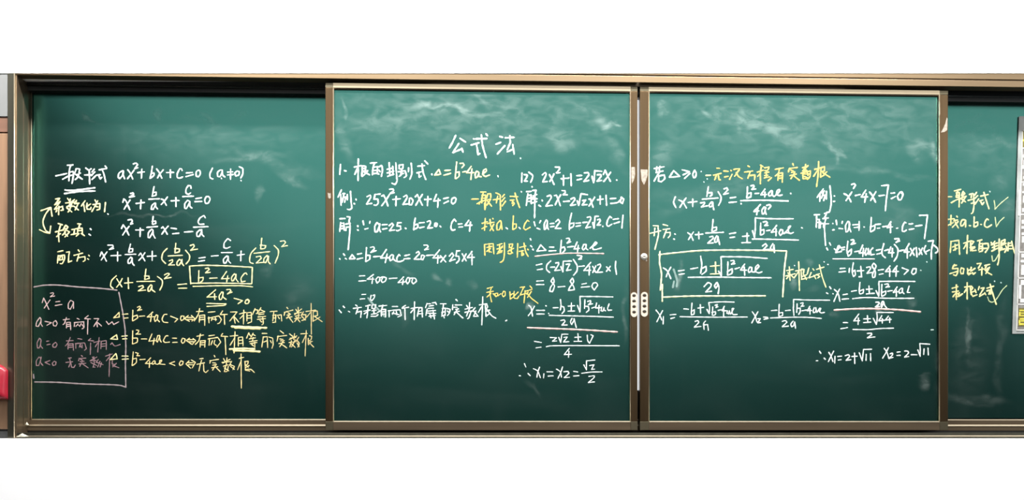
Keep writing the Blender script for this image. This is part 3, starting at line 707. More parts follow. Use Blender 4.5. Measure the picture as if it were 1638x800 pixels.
150,560 170,580; 100,610 128,645; 215,625 235,635; 310,545 330,560; 280,590 385,575; 340,590 315,660; 330,640 385,625 375,705; 440,560 500,545; 415,625 500,610; 470,555 465,640 455,710; 465,630 420,660; 520,545 570,540 560,590 525,590; 520,545 520,590; 520,620 575,610; 545,590 545,660; 510,665 580,655; 510,690 570,690 600,665; 610,560 710,550; 660,545 640,610 590,640; 640,610 640,690; 640,605 695,600 695,700; 645,635 690,630; 645,665 690,660
780,565 850,565; 730,620 880,605; 740,630 740,700; 880,610 895,680 850,700; 800,630 780,665; 830,625 840,670; 780,650 870,670; 950,550 905,580; 905,590 990,575; 940,590 945,735; 1020,590 1110,575; 1065,505 1060,735; 1060,590 1015,645; 1120,590 1100,690; 1120,580 1160,580 1165,700; 1110,630 1150,620; 1110,660 1170,655; 1225,525 1205,580; 1225,530 1270,530; 1290,520 1330,515; 1330,510 1345,540; 1250,560 1310,550; 1240,590 1310,585; 1230,625 1335,615; 1230,650 1335,655; 1250,690 1330,680; 1300,610 1320,725; 1260,660 1275,710; 1225,600 1210,680
@680 420
195,530 270,530; 235,540 215,680; 220,590 260,585 255,680; 215,640 250,630; 210,690 255,670; 275,590 320,600 310,650 285,680; 285,620 300,640; 240,690 245,710; 395,475 415,495; 385,545 470,545; 355,540 350,605; 370,575 410,575; 390,600 430,595; 375,640 440,625; 420,590 370,670; 400,635 485,715; 570,515 565,600; 530,550 550,580; 510,600 610,575; 570,590 540,660 530,690; 510,640 600,620; 590,620 560,710 540,720; 640,580 600,630; 620,620 680,690; 650,620 620,690 680,690; 695,545 790,530; 738,440 735,560 725,800; 730,560 680,640; 770,540 780,690; 790,540 800,570 780,600; 770,630 830,610; 790,600 850,680 905,715; 780,690 830,650; 1030,750 1045,740
#P C
@1030 255
=note_lettering|w|2.3|white chalk note at the upper left corner
130,120 260,95; 165,95 160,150; 205,90 195,145; 155,170 245,150; 205,150 130,280; 190,210 185,280 225,290; 190,215 260,200 265,250 225,285; 380,145 325,230 460,220 380,145; 490,135 585,160 500,200; 520,245 590,180; 650,140 625,190 635,235 660,230 670,180 650,140
!d
730,155 735,160; 808,250 811,256; 765,288 770,294
=sentence_lettering|yo|2.2|yellow chalk sentence along the top
!y
792,208 855,205
!yo
930,115 970,118; 890,205 990,180; 935,190 905,265; 950,195 960,260 980,265; 1020,150 1080,155; 1030,228 1080,218; 1110,140 1118,148; 1095,258 1130,190; 1150,130 1225,120; 1225,125 1160,220; 1180,170 1210,220 1260,250; 1330,85 1355,98; 1285,165 1395,150; 1360,160 1330,245; 1350,210 1420,200 1415,265
@1180 255
290,75 325,95; 250,165 330,140; 300,100 290,180 290,315; 290,180 255,220; 345,110 400,100 385,140 345,145; 345,175 400,165; 370,150 365,220; 345,210 390,205; 340,240 410,225; 390,275 435,235; 480,130 585,110; 535,120 520,180 480,215; 520,190 515,270; 520,180 575,175 570,295; 525,215 570,210; 520,245 565,240; 705,55 715,80; 660,120 765,105; 660,120 650,160; 680,140 710,150; 690,170 730,160; 670,210 750,190; 730,170 680,250; 720,215 790,270; 830,110 900,90; 870,65 860,150; 900,80 830,150; 810,180 930,150; 850,150 830,210; 850,190 880,190; 850,220 900,240; 835,210 835,250 880,250; 880,140 900,210; 930,150 925,220 890,260; 890,190 920,190; 985,130 1080,105; 1035,30 1030,180 1010,350; 1030,130 970,220; 1065,110 1060,230; 1065,110 1110,95 1110,150 1065,160; 1060,230 1110,200; 1085,170 1180,230; 1140,160 1110,190
=equation_lettering|w|2.3|white chalk equation between the yellow sentence and the yellow note
@1030 255
402,480 380,550 410,620; 445,520 500,550 545,625; 540,495 500,550 460,615; 565,555 680,540; 625,510 625,605; 825,350 805,475; 815,430 870,425 870,455 845,475; 745,512 950,495; 725,560 775,550 775,570 735,610 815,595; 865,545 835,585 840,610 870,600 880,550 885,600 895,645; 950,415 985,480 980,540 955,590; 1025,380 1060,365 1075,390 1020,450 1080,435; 1105,495 1180,485; 1090,555 1185,545
@1180 255
125,350 118,500; 118,440 170,430 170,480 120,500; 170,340 200,330 210,350 180,385 235,380; 220,440 270,435; 350,380 295,455 370,450; 350,420 345,485; 430,400 395,440 400,470 430,460 445,405 440,450 465,480; 470,475 535,410 535,385 505,400 495,450 530,465 570,455; 40,530 340,525 648,535; 290,580 205,670 275,660; 260,620 242,710; 340,610 310,650 315,700 340,690 360,620 350,650 365,705; 370,590 410,580 425,600 390,640; 675,435 680,440; 42,565 46,572
=equation_lettering|w|2.3|white chalk equation at the upper right with a long-tailed seven
@1295 285
175,140 95,250; 135,200 130,300; 160,190 190,165; 180,180 150,260; 160,230 200,215 180,290; 215,170 215,270; 260,100 272,220 275,330 255,430 215,440; 315,228 322,232; 305,300 322,298; 440,200 490,230 530,305; 540,180 500,240 465,290; 535,85 570,70 588,90 560,135; 585,225 650,210; 720,155 660,245 745,240; 725,200 705,310; 765,180 800,220 845,310; 850,175 815,230 780,290; 890,228 960,220; 920,100 1010,88; 1010,88 985,250 970,420; 1040,195 1090,190; 1045,265 1100,235; 1160,180 1125,230 1140,280 1170,275 1195,210 1180,175 1160,180
=note_lettering|yw|2.2|pale yellow chalk note at the left edge above the large box
@1030 335
120,210 185,215; 75,310 215,275; 140,240 130,340; 180,230 185,330 140,515; 245,195 305,212; 245,260 330,250; 290,260 250,365; 275,300 335,295 335,335 310,365
!w
395,315 402,322; 380,378 390,385
=equation_lettering|w|2.2|white chalk equation just above the large box
560,300 600,330 630,400; 635,290 600,340 570,390; 660,325 755,318; 700,290 705,380; 885,130 870,285; 875,235 930,230 930,265 880,285; 790,305 1020,295; 840,355 880,345 890,370 815,435 890,430; 930,340 905,390 910,425 935,415 950,350 955,390 970,455; 1095,315 1175,300; 1100,365 1160,355; 1260,348 1345,340; 1320,305 1320,420; 1255,430 1365,425
@1180 335
190,275 215,360 225,250 225,112 450,122 710,122; 295,175 290,330; 290,270 335,260 335,310 300,330; 325,165 365,155 380,175 345,210 390,205; 370,275 415,268; 500,205 430,295 500,285; 490,250 490,340; 550,260 530,300 545,335 570,310 575,265 580,310 600,310; 605,300 660,240 675,215 650,230 650,300 680,310 715,295; 188,382 450,385 780,395; 318,470 355,440 375,465 325,520 400,510; 450,440 420,490 430,520 455,510 465,455 470,555; 815,235 830,242
=chalk_box|yw|2.6|large pale yellow chalk box around the formula
@1030 335
190,582 330,565 700,530 1100,522 1600,527 1828,535
@1180 335
626,535 598,760 585,980 576,1120
@1040 395
125,60 120,200 145,350 130,555; 155,480 155,700; 165,645 500,632 900,630 1475,628
=equation_lettering|w|2.2|white chalk formula inside the large box
165,268 220,310 265,410; 265,260 225,330 205,385; 360,310 435,300; 370,355 440,345; 518,285 610,268; 645,118 660,230 645,340; 650,285 715,250 715,310 660,355; 875,310 910,375 910,200 905,128 1200,130 1500,150; 995,190 990,365; 985,320 1050,280 1045,340 990,365; 1030,180 1070,175 1075,195 1040,225 1085,215; 1085,285 1145,265; 1210,220 1155,300 1235,300; 1205,260 1210,365; 1275,260 1255,300 1265,330 1295,310 1300,265 1300,320 1330,325; 1330,325 1395,250 1380,230 1350,260 1350,320 1390,335 1430,320; 485,392 900,390 1550,398; 690,510 740,460 780,475 775,510 710,580 785,570; 850,460 820,500 840,530 865,490 860,460 880,520 870,600
!y
770,250 885,240; 835,195 840,350; 770,350 880,345
=chalk_smear|s|3.5|grey rubbed chalk smear inside the large box
300,290 325,360 345,440 340,510; 290,520 305,440
=note_lettering|y|2.0|yellow chalk note just right of the large box
@1180 395
625,305 710,290; 660,255 670,430; 615,375 735,345; 670,350 625,410; 680,360 720,400; 640,330 650,345; 740,310 850,290; 780,190 785,330 790,560; 785,310 720,400; 810,290 820,420; 815,285 850,290 840,340; 830,380 880,360; 815,420 890,400; 840,350 880,420; 910,270 890,350; 960,280 975,300; 940,330 910,400; 910,400 990,370; 975,365 1000,410; 1010,290 1105,260; 1045,230 1080,380 1130,520; 1000,360 1050,345; 1020,360 1050,380 1025,400
!w
1105,190 1108,195; 1150,225 1160,228; 725,238 730,242
=equation_lettering|w|2.2|white chalk line of given values ending in a long-tailed seven
@1180 335
980,72 1050,68; 1010,75 1005,230; 1010,130 1045,130 1040,240; 1010,170 1045,165; 1060,160 1055,240; 1110,55 1140,50 1105,120; 1090,120 1160,110; 1130,110 1110,220 1125,465; 1100,190 1165,185; 1095,230 1100,180; 1060,185 1090,180; 1215,180 1220,185; 1215,265 1235,262; 1260,140 1268,200; 1340,155 1335,180; 1295,245 1345,250
@1310 335
370,155 340,210 345,290 370,280 395,190 385,160 390,240 410,290; 430,200 500,195; 450,235 500,230; 515,155 512,270; 575,228 582,228; 670,105 665,200 655,280; 655,230 715,205 710,260 660,290; 720,195 790,190; 745,245 780,240; 815,225 870,215; 920,160 870,235 940,225; 915,190 915,300; 990,245 1010,240; 1115,175 1095,165 1070,220 1065,280 1090,285 1120,265; 1150,190 1200,185; 1155,260 1215,250; 1235,215 1320,205; 1285,80 1390,75; 1390,75 1370,230 1350,375
=equation_lettering|w|2.3|white chalk equation reaching the right edge of its panel
135,430 150,460; 98,495 112,520; 195,505 212,520; 245,470 215,555 290,540; 255,465 270,480 215,555; 280,495 330,485; 290,520 325,515; 370,410 358,530 375,600; 360,560 415,510 410,570 375,600; 410,395 440,390 450,410 410,450 470,435; 455,545 510,535; 560,460 515,560 590,555; 570,500 560,605; 605,500 590,560 600,590 630,550 630,500 640,580; 690,495 660,530 665,585 710,575; 735,525 790,515; 740,575 800,560; 830,440 805,540 815,590 850,620; 840,530 890,515; 920,480 890,560 960,555; 940,500 935,610; 965,450 1010,510 1000,600 960,665; 970,380 1020,375 1025,390 985,425 1035,405; 1030,535 1085,520; 1155,440 1090,550 1160,545; 1130,500 1130,625; 1170,500 1220,590; 1220,500 1165,595; 1245,490 1255,610; 1280,500 1320,580; 1325,495 1280,580; 1365,465 1345,520 1375,575; 1375,540 1415,520; 1395,410 1465,400; 1465,400 1440,520 1438,640; 1470,460 1515,500 1520,540 1490,560
=chalk_underline|pw|1.9|thin pinkish white chalk underline
178,636 710,636
=equation_lettering|w|2.1|white chalk addition line greater than zero
@1310 380
270,400 335,395; 255,445 345,435; 390,395 385,450; 440,325 425,430 440,500 465,480 460,420 430,440; 490,430 575,425; 535,370 545,505; 510,505 550,505; 610,385 650,375 660,400 615,460 680,450; 700,330 680,370 720,430 715,510 690,515 685,470 730,370 700,330; 760,420 825,410; 770,475 820,465; 910,365 850,440 920,435; 905,400 905,500; 1000,365 940,440 1020,435; 990,400 985,500; 1065,390 1145,420 1090,475; 1205,400 1185,450 1205,475 1240,450 1245,400 1205,400
!d
1300,420 1305,424; 1378,310 1382,318
=equation_lettering|w|2.0|white chalk fraction over the long pink underline
@1310 440
135,150 155,180; 95,230 115,240; 178,240 182,244; 195,185 245,235 268,340; 265,180 230,250 190,340; 305,255 365,245; 295,312 380,305; 415,212 480,200; 525,95 515,200 520,240; 515,210 570,185 565,230 525,245; 605,185 685,180; 640,140 645,240; 605,245 710,235; 730,200 765,275 770,180 765,85 1000,82 1230,85; 805,120 800,270; 800,230 855,205 850,250 805,275; 840,120 885,115 890,135 855,160 905,150; 880,210 940,200; 1000,155 950,225 1010,215; 990,190 990,275; 1055,170 1025,200 1030,235 1060,225 1070,175 1070,220 1090,240; 1155,140 1140,190 1130,225 1165,225; 430,305 600,290 900,300 1215,300; 725,350 765,350 770,370 720,410 780,405; 810,340 795,380 800,415 830,350 825,340 840,390 870,425
=chalk_underline|p|2.8|long pale pink chalk underline
195,450 450,435 700,432 1000,445 1300,472
=equation_lettering|w|1.9|white chalk fraction under the long pink underline
310,610 370,612; 280,690 365,675; 510,500 445,590 520,585; 505,550 500,635; 570,565 660,560; 620,520 625,605; 570,612 665,605; 695,555 735,635 745,560 740,480 955,482; 805,520 765,590 840,580; 810,560 810,620; 890,525 850,580 925,570; 905,550 905,610; 435,698 620,702 780,688 955,682; 620,750 670,745 675,765 620,805 715,795
=equation_lettering|w|1.9|white chalk result line at the foot of the right column
@1300 495
85,535 105,565; 45,660 65,658; 145,625 162,640; 205,550 235,600 260,670; 268,535 230,610 200,670; 285,600 282,690; 320,605 370,600; 325,650 365,645; 415,595 460,580 470,605 425,655 490,645; 500,605 570,600; 535,560 538,695; 595,555 635,660 650,515 755,512; 685,575 682,655; 740,565 742,660; 915,500 950,550 975,630; 970,490 935,560 895,625; 990,570 1020,560 1020,585 975,630 1030,615; 1080,550 1120,545; 1075,592 1120,590; 1175,535 1215,535 1225,560 1175,612 1230,605; 1260,582 1335,582; 1345,520 1375,600 1375,500 1370,440 1500,448; 1425,505 1420,580; 1475,495 1480,585
!d
1515,265 1545,262
=equation_lettering|w|1.9|white chalk fraction under the left of the large box
@1030 460
155,290 200,350 230,420; 240,295 200,370 165,440; 250,370 245,470; 335,352 410,345; 345,400 395,385; 510,275 570,280; 615,200 605,340; 605,310 645,285 640,340 605,352; 690,265 765,255; 722,220 725,330; 805,280 835,335 840,260 830,195 1000,185 1155,190; 880,250 875,355; 870,320 915,310 915,345 885,360; 910,230 940,220 920,260 950,245; 950,295 995,285; 1030,240 1000,300 1060,300; 1020,270 1020,370; 1070,300 1060,330 1085,340 1095,300 1100,335; 1110,340 1150,270 1130,270 1130,330 1150,350 1195,345; 460,375 850,382 1325,380; 655,435 690,425 700,450 645,510 730,500; 790,430 765,460 770,540; 775,480 815,475 825,550
=equation_lettering|w|1.9|white chalk fraction under the right of the large box
@1170 460
265,310 305,370 325,440; 340,310 300,380 260,455; 335,400 370,400 335,455 375,450; 410,380 465,385; 415,410 470,398; 508,298 585,292; 612,215 605,370; 605,330 655,320 655,360 610,372; 690,298 755,292; 790,250 800,360; 795,255 795,155 1000,162 1260,165; 840,210 835,320; 840,270 880,265 880,310 860,345; 885,205 915,195 915,215 890,245 930,238; 900,300 965,290; 1005,240 970,300 1025,295; 1005,270 1005,345; 1060,260 1045,300 1050,325 1080,310 1080,260 1090,320; 1095,320 1130,265 1145,270 1125,310 1150,328 1190,320; 500,392 800,382 1000,385 1150,398; 650,435 690,425 710,445 650,505 730,495; 790,430 760,470 770,505 795,490 810,440 820,525
#P D
@1500 295 11.594
=note_lettering|y|2.2|yellow chalk note, first of five down the panel
160,235 262,230; 305,125 430,95; 370,115 340,240; 340,160 400,150 395,300; 250,345 345,290 450,260; 350,210 400,200; 345,245 400,240; 400,290 395,420; 470,130 440,210; 470,140 500,170 450,230; 440,250 530,220; 520,230 440,350; 440,270 520,330; 585,190 650,170; 560,300 690,265; 630,180 620,250; 665,180 670,400 650,520 620,545; 720,150 680,210; 740,210 690,260; 760,270 690,370; 620,355 690,340; 795,220 935,190; 855,150 890,270 950,455; 775,310 840,290; 800,330 825,380 860,330
!d
960,130 970,140
=chalk_tick|f|1.6|faint yellow chalk tick after the first note
1045,300 1060,390 1060,465 1160,360 1305,240
=note_lettering|y|2.2|yellow chalk note, second of five down the panel
165,655 300,640; 245,575 240,760; 165,775 290,710; 290,680 370,660; 305,640 330,720 385,815; 380,690 270,800; 350,590 365,610; 450,660 425,720 430,775 470,760 520,670 490,660 450,660; 520,670 515,795; 585,765 610,770; 675,605 670,790; 670,720 740,700 740,760 680,795; 795,745 812,748; 940,660 910,640 875,700 870,770 920,800 1000,750
=chalk_tick|f|1.6|faint yellow chalk tick after the second note
1065,610 1075,700 1085,790 1150,690 1230,615
@1500 355 11.594
=note_lettering|y|2.3|yellow chalk note, third and widest of five down the panel
245,370 230,575; 240,365 390,345 405,605; 270,470 370,425; 320,410 325,530; 290,530 360,490; 480,400 590,360; 553,250 540,590; 545,390 480,500; 610,350 610,540; 610,350 670,370 620,430; 600,480 690,460; 610,440 640,540 710,530; 640,500 690,480; 735,355 820,335; 780,360 760,530; 780,410 830,400 830,540; 780,460 830,455; 770,560 830,540; 850,410 930,400 940,480 880,570; 780,500 930,490; 990,380 1010,430; 1060,360 1010,430; 990,430 1110,390; 1010,480 1110,440; 1000,545 1110,490; 1050,400 1050,520; 1140,320 1135,480 1140,600 1130,720 1110,800; 1180,360 1250,330 1240,390 1180,400; 1180,370 1160,530; 1170,440 1270,400; 1260,440 1280,500 1240,570; 1190,470 1180,520 1250,500; 1310,390 1300,540; 1370,360 1390,450 1430,590; 1310,400 1380,390; 1310,450 1380,440; 1310,500 1380,500
=chalk_tick|f|1.7|faint yellow chalk tick below the third note
1005,630 1015,730 1060,720 1130,600
@1500 420 11.594
=note_lettering|y|2.2|yellow chalk note, fourth of five down the panel
310,35 270,110; 280,70 350,50; 270,120 375,110 370,180 340,250 290,230; 225,210 370,165; 440,100 420,150 430,210 470,210 485,120 440,100; 550,110 555,170 550,210; 555,160 600,130; 550,215 600,190; 620,90 610,170; 690,110 620,160; 570,235 620,200; 640,190 660,220 700,190; 730,25 810,15; 800,30 750,110; 760,140 850,120; 820,90 815,240; 870,60 970,35; 900,70 880,110; 960,90 890,210; 870,130 930,190 1000,230; 880,150 940,100
=note_lettering|y|2.3|yellow chalk note, lowest of five down the panel
265,480 375,450; 345,415 345,690; 270,550 385,530; 340,560 280,640; 350,570 400,590; 400,560 380,610; 330,640 390,630 460,580; 500,460 610,440; 545,375 545,680; 540,480 490,560; 600,440 620,600; 620,440 650,470 620,520; 610,560 690,530; 620,570 650,630 730,600; 690,500 710,560; 770,450 750,510; 800,480 860,470; 860,470 780,600; 775,630 860,580; 870,560 890,600; 910,480 1040,440; 970,400 1010,550 1085,780; 910,530 1000,500; 970,520 950,590; 1000,510 980,590
!d
1050,348 1056,352; 1170,372 1176,378
=chalk_tick|f|1.6|faint yellow chalk tick after the lowest note
925,640 950,710 1000,740 1050,720 1110,650 1200,510 1280,430
"""

# ------------------------------------------------------------------ the setting
YF, YP, YS, YB = -0.10, -0.085, -0.076, 0.0      # frame front, sliding panel front, its writing surface, fixed boards
YW = 0.06                                          # front wall

bm = bmesh.new()
add_box(bm, -3.6, 4.6, YW, YW + 0.12, 0.0, 3.3)
tag(link('wall_front', bm, M_GREYWALL), kind='structure')
zst = at(6, 187, -0.095).z + 0.001                  # the wall steps back behind the cabinet
prism('wall_left', M_GREYWALL, None, [(-0.068, 0.0), (-0.068, zst), (-0.0985, zst), (-0.0985, 3.3), (YW, 3.3), (YW, 0.0)], 'x', -3.6, ax(12, -0.10) - 0.0006)
tag(bpy.data.objects['wall_left'], kind='structure')
bm = bmesh.new()
add_box(bm, -3.6, 4.6, -7.8, YW + 0.12, -0.1, 0.0)
tag(link('floor', bm, M_FLOOR), kind='structure')
# added white panels filling the blank bands above and below the board
YT = -0.112
YT1 = -0.1012
a, b = at(-900, 117, YT1), at(2500, 117, YT1)
prism('added_trim_1', M_WHITE, None, [(a.x, a.z), (b.x, b.z), (b.x, 3.3), (a.x, 3.3)], 'y', YT1, YW)
tag(bpy.data.objects['added_trim_1'], kind='structure')
a, b = at(-900, 701.4, YT), at(2500, 701.4, YT)
prism('added_trim_2', M_WHITE, None, [(a.x, 0.0), (b.x, 0.0), (b.x, b.z), (a.x, a.z)], 'y', YT, YW)
tag(bpy.data.objects['added_trim_2'], kind='structure')

# ------------------------------------------------------------------ outer frame
XR = ax(1900, YF)                                   # the frame runs on past the right edge of the photograph
x0, x1 = ax(12, YF), ax(23.2, YF)
fr = thing('chalkboard_surround', ((x0 + XR) / 2, 0, az(690, YF)), 'long champagne aluminium frame with sliding tracks around all the green chalkboards', 'frame')
z_bot = at(30, 700.6, YF).z
z_top = at(30, 98, YF).z
zb2 = at(25, 119.2, YF).z                           # lower edge of the top rail
zg0, zg1 = at(1000, 121.2, YF).z, at(1000, 119.3, YF).z
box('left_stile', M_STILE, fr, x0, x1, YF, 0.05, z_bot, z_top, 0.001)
prism('stile_edge', M_EDGE_GLINT, fr, [(x1 - 0.0004 + 0.0022 * math.cos(t), YF + 0.0003 + 0.0022 * math.sin(t)) for t in [2 * math.pi * i / 12 for i in range(12)]], 'z', z_bot, z_top, smooth=True, label='left stile edge in highlight-pale metal')
# stepped inner side of the left stile
xs1 = x1
box('side_channel', M_SIDE, fr, xs1, xs1 + 0.006, YF + 0.004, 0.0, z_bot, zb2, label='bronze inner side channel')
for (u, yy, r, mm) in ((35.8, -0.052, 0.0045, M_SIDE), (50.3, -0.006, 0.0022, M_EDGE_GLINT)):
    xx = ax(u, yy)
    prism('side_bead', mm, fr, [(xx + r * math.cos(t), yy + r * math.sin(t)) for t in [2 * math.pi * i / 12 for i in range(12)]], 'z', at(50, 671 if u > 45 else 680, yy).z, at(50, 147, yy).z, smooth=True)
# top rail: two fascias with a groove between
zt2 = at(1000, 100, YF).z
box('lower_fascia', M_TAN, fr, x1 - 0.002, XR, YF + 0.001, YF + 0.04, zb2, zg0, 0.0012)
box('upper_fascia', M_TAN, fr, x1 - 0.002, XR, YF + 0.001, YF + 0.04, zg1, zt2, 0.0012)
box('fascia_groove', M_BRONZE, fr, x1, XR, YF + 0.006, YF + 0.04, zg0 - 0.002, zg1 + 0.002)
# upper track, black, with a glossy lip
yt = -0.004
zt0 = at(50, 148.2, yt).z
box('upper_track', M_TRACK, fr, x1, XR, -0.026, 0.05, zt0, z_top - 0.01)
box('upper_track_soffit', M_TRACK, fr, x1, XR, YF + 0.03, 0.0, zb2 + 0.022, zb2 + 0.03)
zl = at(200, 137.0, -0.03).z
prism('track_lip', M_LIP, fr, half_round(-0.026, zl, 0.006, 0.0045), 'x', x1 + 0.004, XR, smooth=True)
# bottom: stepped sill and tracks
def sill(name, m, v0, v1, y, rounded=False, label=None, u0=None):
    za, zb = at(300, v0, y).z, at(300, v1, y).z
    xa = x1 + 0.006 if u0 is None else ax(u0, y)
    if rounded:
        prism(name, m, fr, [(y, zb), (y + 0.35 * (za - zb), za), (0.03, za), (0.03, zb)], 'x', xa, XR, label=label)
    else:
        box(name, m, fr, xa, XR, y, 0.045, zb, za, 0.0008, label=label)
sill('board_bead', M_EDGE_GLINT, 670.4, 671.8, -0.010, True, u0=51)
sill('sill_step', M_BRONZE, 671.8, 679.0, -0.012, u0=47)
sill('track_ridge', M_EDGE_GLINT, 679.0, 681.6, -0.030, True, label='ridge of the lower track in highlight-pale metal', u0=42)
sill('sill_step', M_BRONZE, 681.6, 689.0, -0.028, u0=42)
sill('track_gap_shade', M_BLACK, 689.0, 692.6, -0.024, u0=36)  # solid black strip stands for the shade inside the gap
sill('front_sill', M_STILE, 692.6, 700.6, YF + 0.002)
sill('front_ridge', M_EDGE_GLINT, 696.8, 698.6, YF + 0.000, True)  # highlight line along the front sill, shaped as a paler ridge
def heap(pts, y, name='chalk_dust'):
    bm = bmesh.new()
    P = [at(u, v, y) for u, v in pts]
    c = sum(P, Vector()) / len(P)
    f = [bm.verts.new(p) for p in P]
    m_ = [bm.verts.new(p * 0.55 + c * 0.45 + Vector((0, -0.004, 0))) for p in P]
    top = bm.verts.new(c + Vector((0, -0.007, 0)))
    n = len(P)
    for i in range(n):
        j = (i + 1) % n
        bm.faces.new((f[i], f[j], m_[j], m_[i]))
        bm.faces.new((m_[i], m_[j], top))
    bm.faces.new(f[::-1])
    return link(name, bm, M_DUST, fr, label='little heap of pale chalk dust in the lower left corner')
heap([(39.2, 681.2), (41.5, 678.0), (42.8, 674.8), (44.6, 677.4), (46.4, 680.2), (43.5, 681.4)], -0.034)
heap([(26, 699), (31, 696), (35.5, 693), (38, 694.5), (46, 698), (40, 699.2), (33, 699.4)], YF - 0.001)

# ------------------------------------------------------------------ the four boards
def px2loc(par, u, v, y):
    return at(u, v, y) - Vector(par.location)

def smudge_glare_list(par, y, lst):
    out = []
    sc = 3.2 / F
    for (u, v, ru, rv, ang, st) in lst:
        p = px2loc(par, u, v, y)
        out.append((p.x, p.z, ru * sc * 1.5, rv * sc * 1.5, ang, st))
    return out

def surface(par, material_name, seed, smudges_and_glare, xa, xb, y0, y1, za, zb):
    m = board_mat(material_name, seed, smudge_glare_list(par, y0, smudges_and_glare))
    return box('writing_surface', m, par, xa, xb, y0, y1, za, zb)

# fixed board at the left
zA0, zA1 = at(60, 670.6, 0).z, at(60, 147.6, 0).z
xA0, xA1 = ax(50.6, 0), ax(640, 0)
pA = thing('chalkboard', ((xA0 + xA1) / 2, 0, zA0), 'fixed green chalkboard whose lower corner holds a pink chalk box, beside the wooden cabinet', 'chalkboard', 'green chalkboards side by side')
surface(pA, 'green_enamel_a', 1.0, [
    (135, 187, 12, 4, 0.6, .30), (148, 196, 9, 3, 0.6, .2), (252, 187, 4, 11, 0, .22), (331, 187, 13, 5, 0.8, .24), (440, 262, 70, 9, 0.30, .13),
    (466, 285, 27, 6, 0.45, .22), (395, 252, 55, 6, -0.12, .12), (475, 470, 30, 30, 0, .07), (245, 344, 62, 2.2, -0.05, .14), (412, 312, 5, 12, 0, .15), (425, 432, 7, 9, 0.5, .2), (360, 190, 190, 60, 0, .09)],  # the widest patch paints pale upper glare along with wiped dust
    xA0, xA1, YB, 0.03, zA0, zA1)

# fixed board at the right
zD0, zD1 = at(1520, 669.0, 0).z, zA1
xD0, xD1 = ax(1400, 0), ax(1880, 0)
pD = thing('chalkboard', ((xD0 + xD1) / 2, 0, zD0), 'narrow strip of green chalkboard with five yellow notes beside the poster', 'chalkboard', 'green chalkboards side by side')
surface(pD, 'green_enamel_d', 4.0, [
    (1605, 290, 18, 22, 0.6, .12), (1610, 330, 22, 14, 0, .12), (1552, 545, 4, 30, 0.12, .22), (1549, 520, 4, 30, 0.0, .18), (1560, 640, 45, 9, 0.1, .13),
    (1548, 560, 30, 70, 0, .06), (1600, 560, 8, 80, 0.05, .07), (1575, 210, 90, 70, 0, .12)],  # last wide patch: wiped dust plus painted glare near the top
    xD0, xD1, YB, 0.03, zD0, zD1)

def finger_pull(par, u0, u1, v0, v1):
    """stadium-shaped cream plate with a column of four scooped finger holes"""
    a, b = at(u0, v1, YP), at(u1, v0, YP)
    cx, hw = (a.x + b.x) / 2, (b.x - a.x) / 2
    prof = []
    for i in range(13):
        t = math.pi * i / 12
        prof.append((cx + hw * math.cos(t), b.z - hw + hw * math.sin(t)))
    for i in range(13):
        t = math.pi + math.pi * i / 12
        prof.append((cx + hw * math.cos(t), a.z + hw + hw * math.sin(t)))
    bm = bmesh.new()
    add_prism(bm, prof, 'y', YP - 0.005, YP + 0.004)
    plate = link('pull_handle', bm, M_CREAM, par, label='cream finger pull with a column of finger holes shaded by dark crescents')
    bmc = bmesh.new()
    for k in range(4):
        zc = b.z - hw * 1.05 - k * (b.z - a.z - hw * 2.4) / 3.1
        r = bmesh.ops.create_uvsphere(bmc, u_segments=20, v_segments=12, radius=hw * 0.62)
        for v in r['verts']:
            v.co = Vector((v.co.x, v.co.y, v.co.z * 0.82)) + Vector((cx, YP - 0.0058, zc))
    mc = bpy.data.meshes.new('cut')
    bmc.to_mesh(mc)
    bmc.free()
    mc.transform(__import__('mathutils').Matrix.Translation(-Vector(par.location)))
    oc = bpy.data.objects.new('cut', mc)
    COL.objects.link(oc)
    oc.parent = par
    md = plate.modifiers.new('cut', 'BOOLEAN')
    md.operation = 'DIFFERENCE'
    md.object = oc
    md.solver = 'EXACT'
    dg = bpy.context.evaluated_depsgraph_get()
    dg.update()
    new = bpy.data.meshes.new_from_object(plate.evaluated_get(dg))
    plate.modifiers.clear()
    plate.data = new
    bpy.data.objects.remove(oc)
    for k in range(4):
        zc = b.z - hw * 1.05 - k * (b.z - a.z - hw * 2.4) / 3.1
        bm = bmesh.new()
        pr = [(cx + hw * 0.52 * math.cos(math.pi * i / 10), zc - hw * 0.02 + hw * 0.50 * math.sin(math.pi * i / 10)) for i in range(11)]
        pr += [(cx + hw * 0.40 * math.cos(math.pi - math.pi * i / 10), zc - hw * 0.10 + hw * 0.16 * math.sin(math.pi * i / 10)) for i in range(11)]
        add_prism(bm, pr, 'y', YP - 0.0056, YP - 0.001)
        h = link('finger_hole_shade', bm, M_HOLE_SHADE, plate)  # dark crescent paints the shade under the scoop's upper rim
    return plate

def scuff(par, pts, y):
    bm = bmesh.new()
    P = [at(u, v, y) for u, v in pts]
    f = [bm.verts.new(p) for p in P]
    g = [bm.verts.new(p + Vector((0, -0.0004, 0))) for p in P]
    n = len(P)
    bm.faces.new(g)
    for i in range(n):
        bm.faces.new((f[i], f[(i + 1) % n], g[(i + 1) % n], g[i]))
    return link('scuff_mark', bm, M_SCUFF, par, label='pale scuff mark')

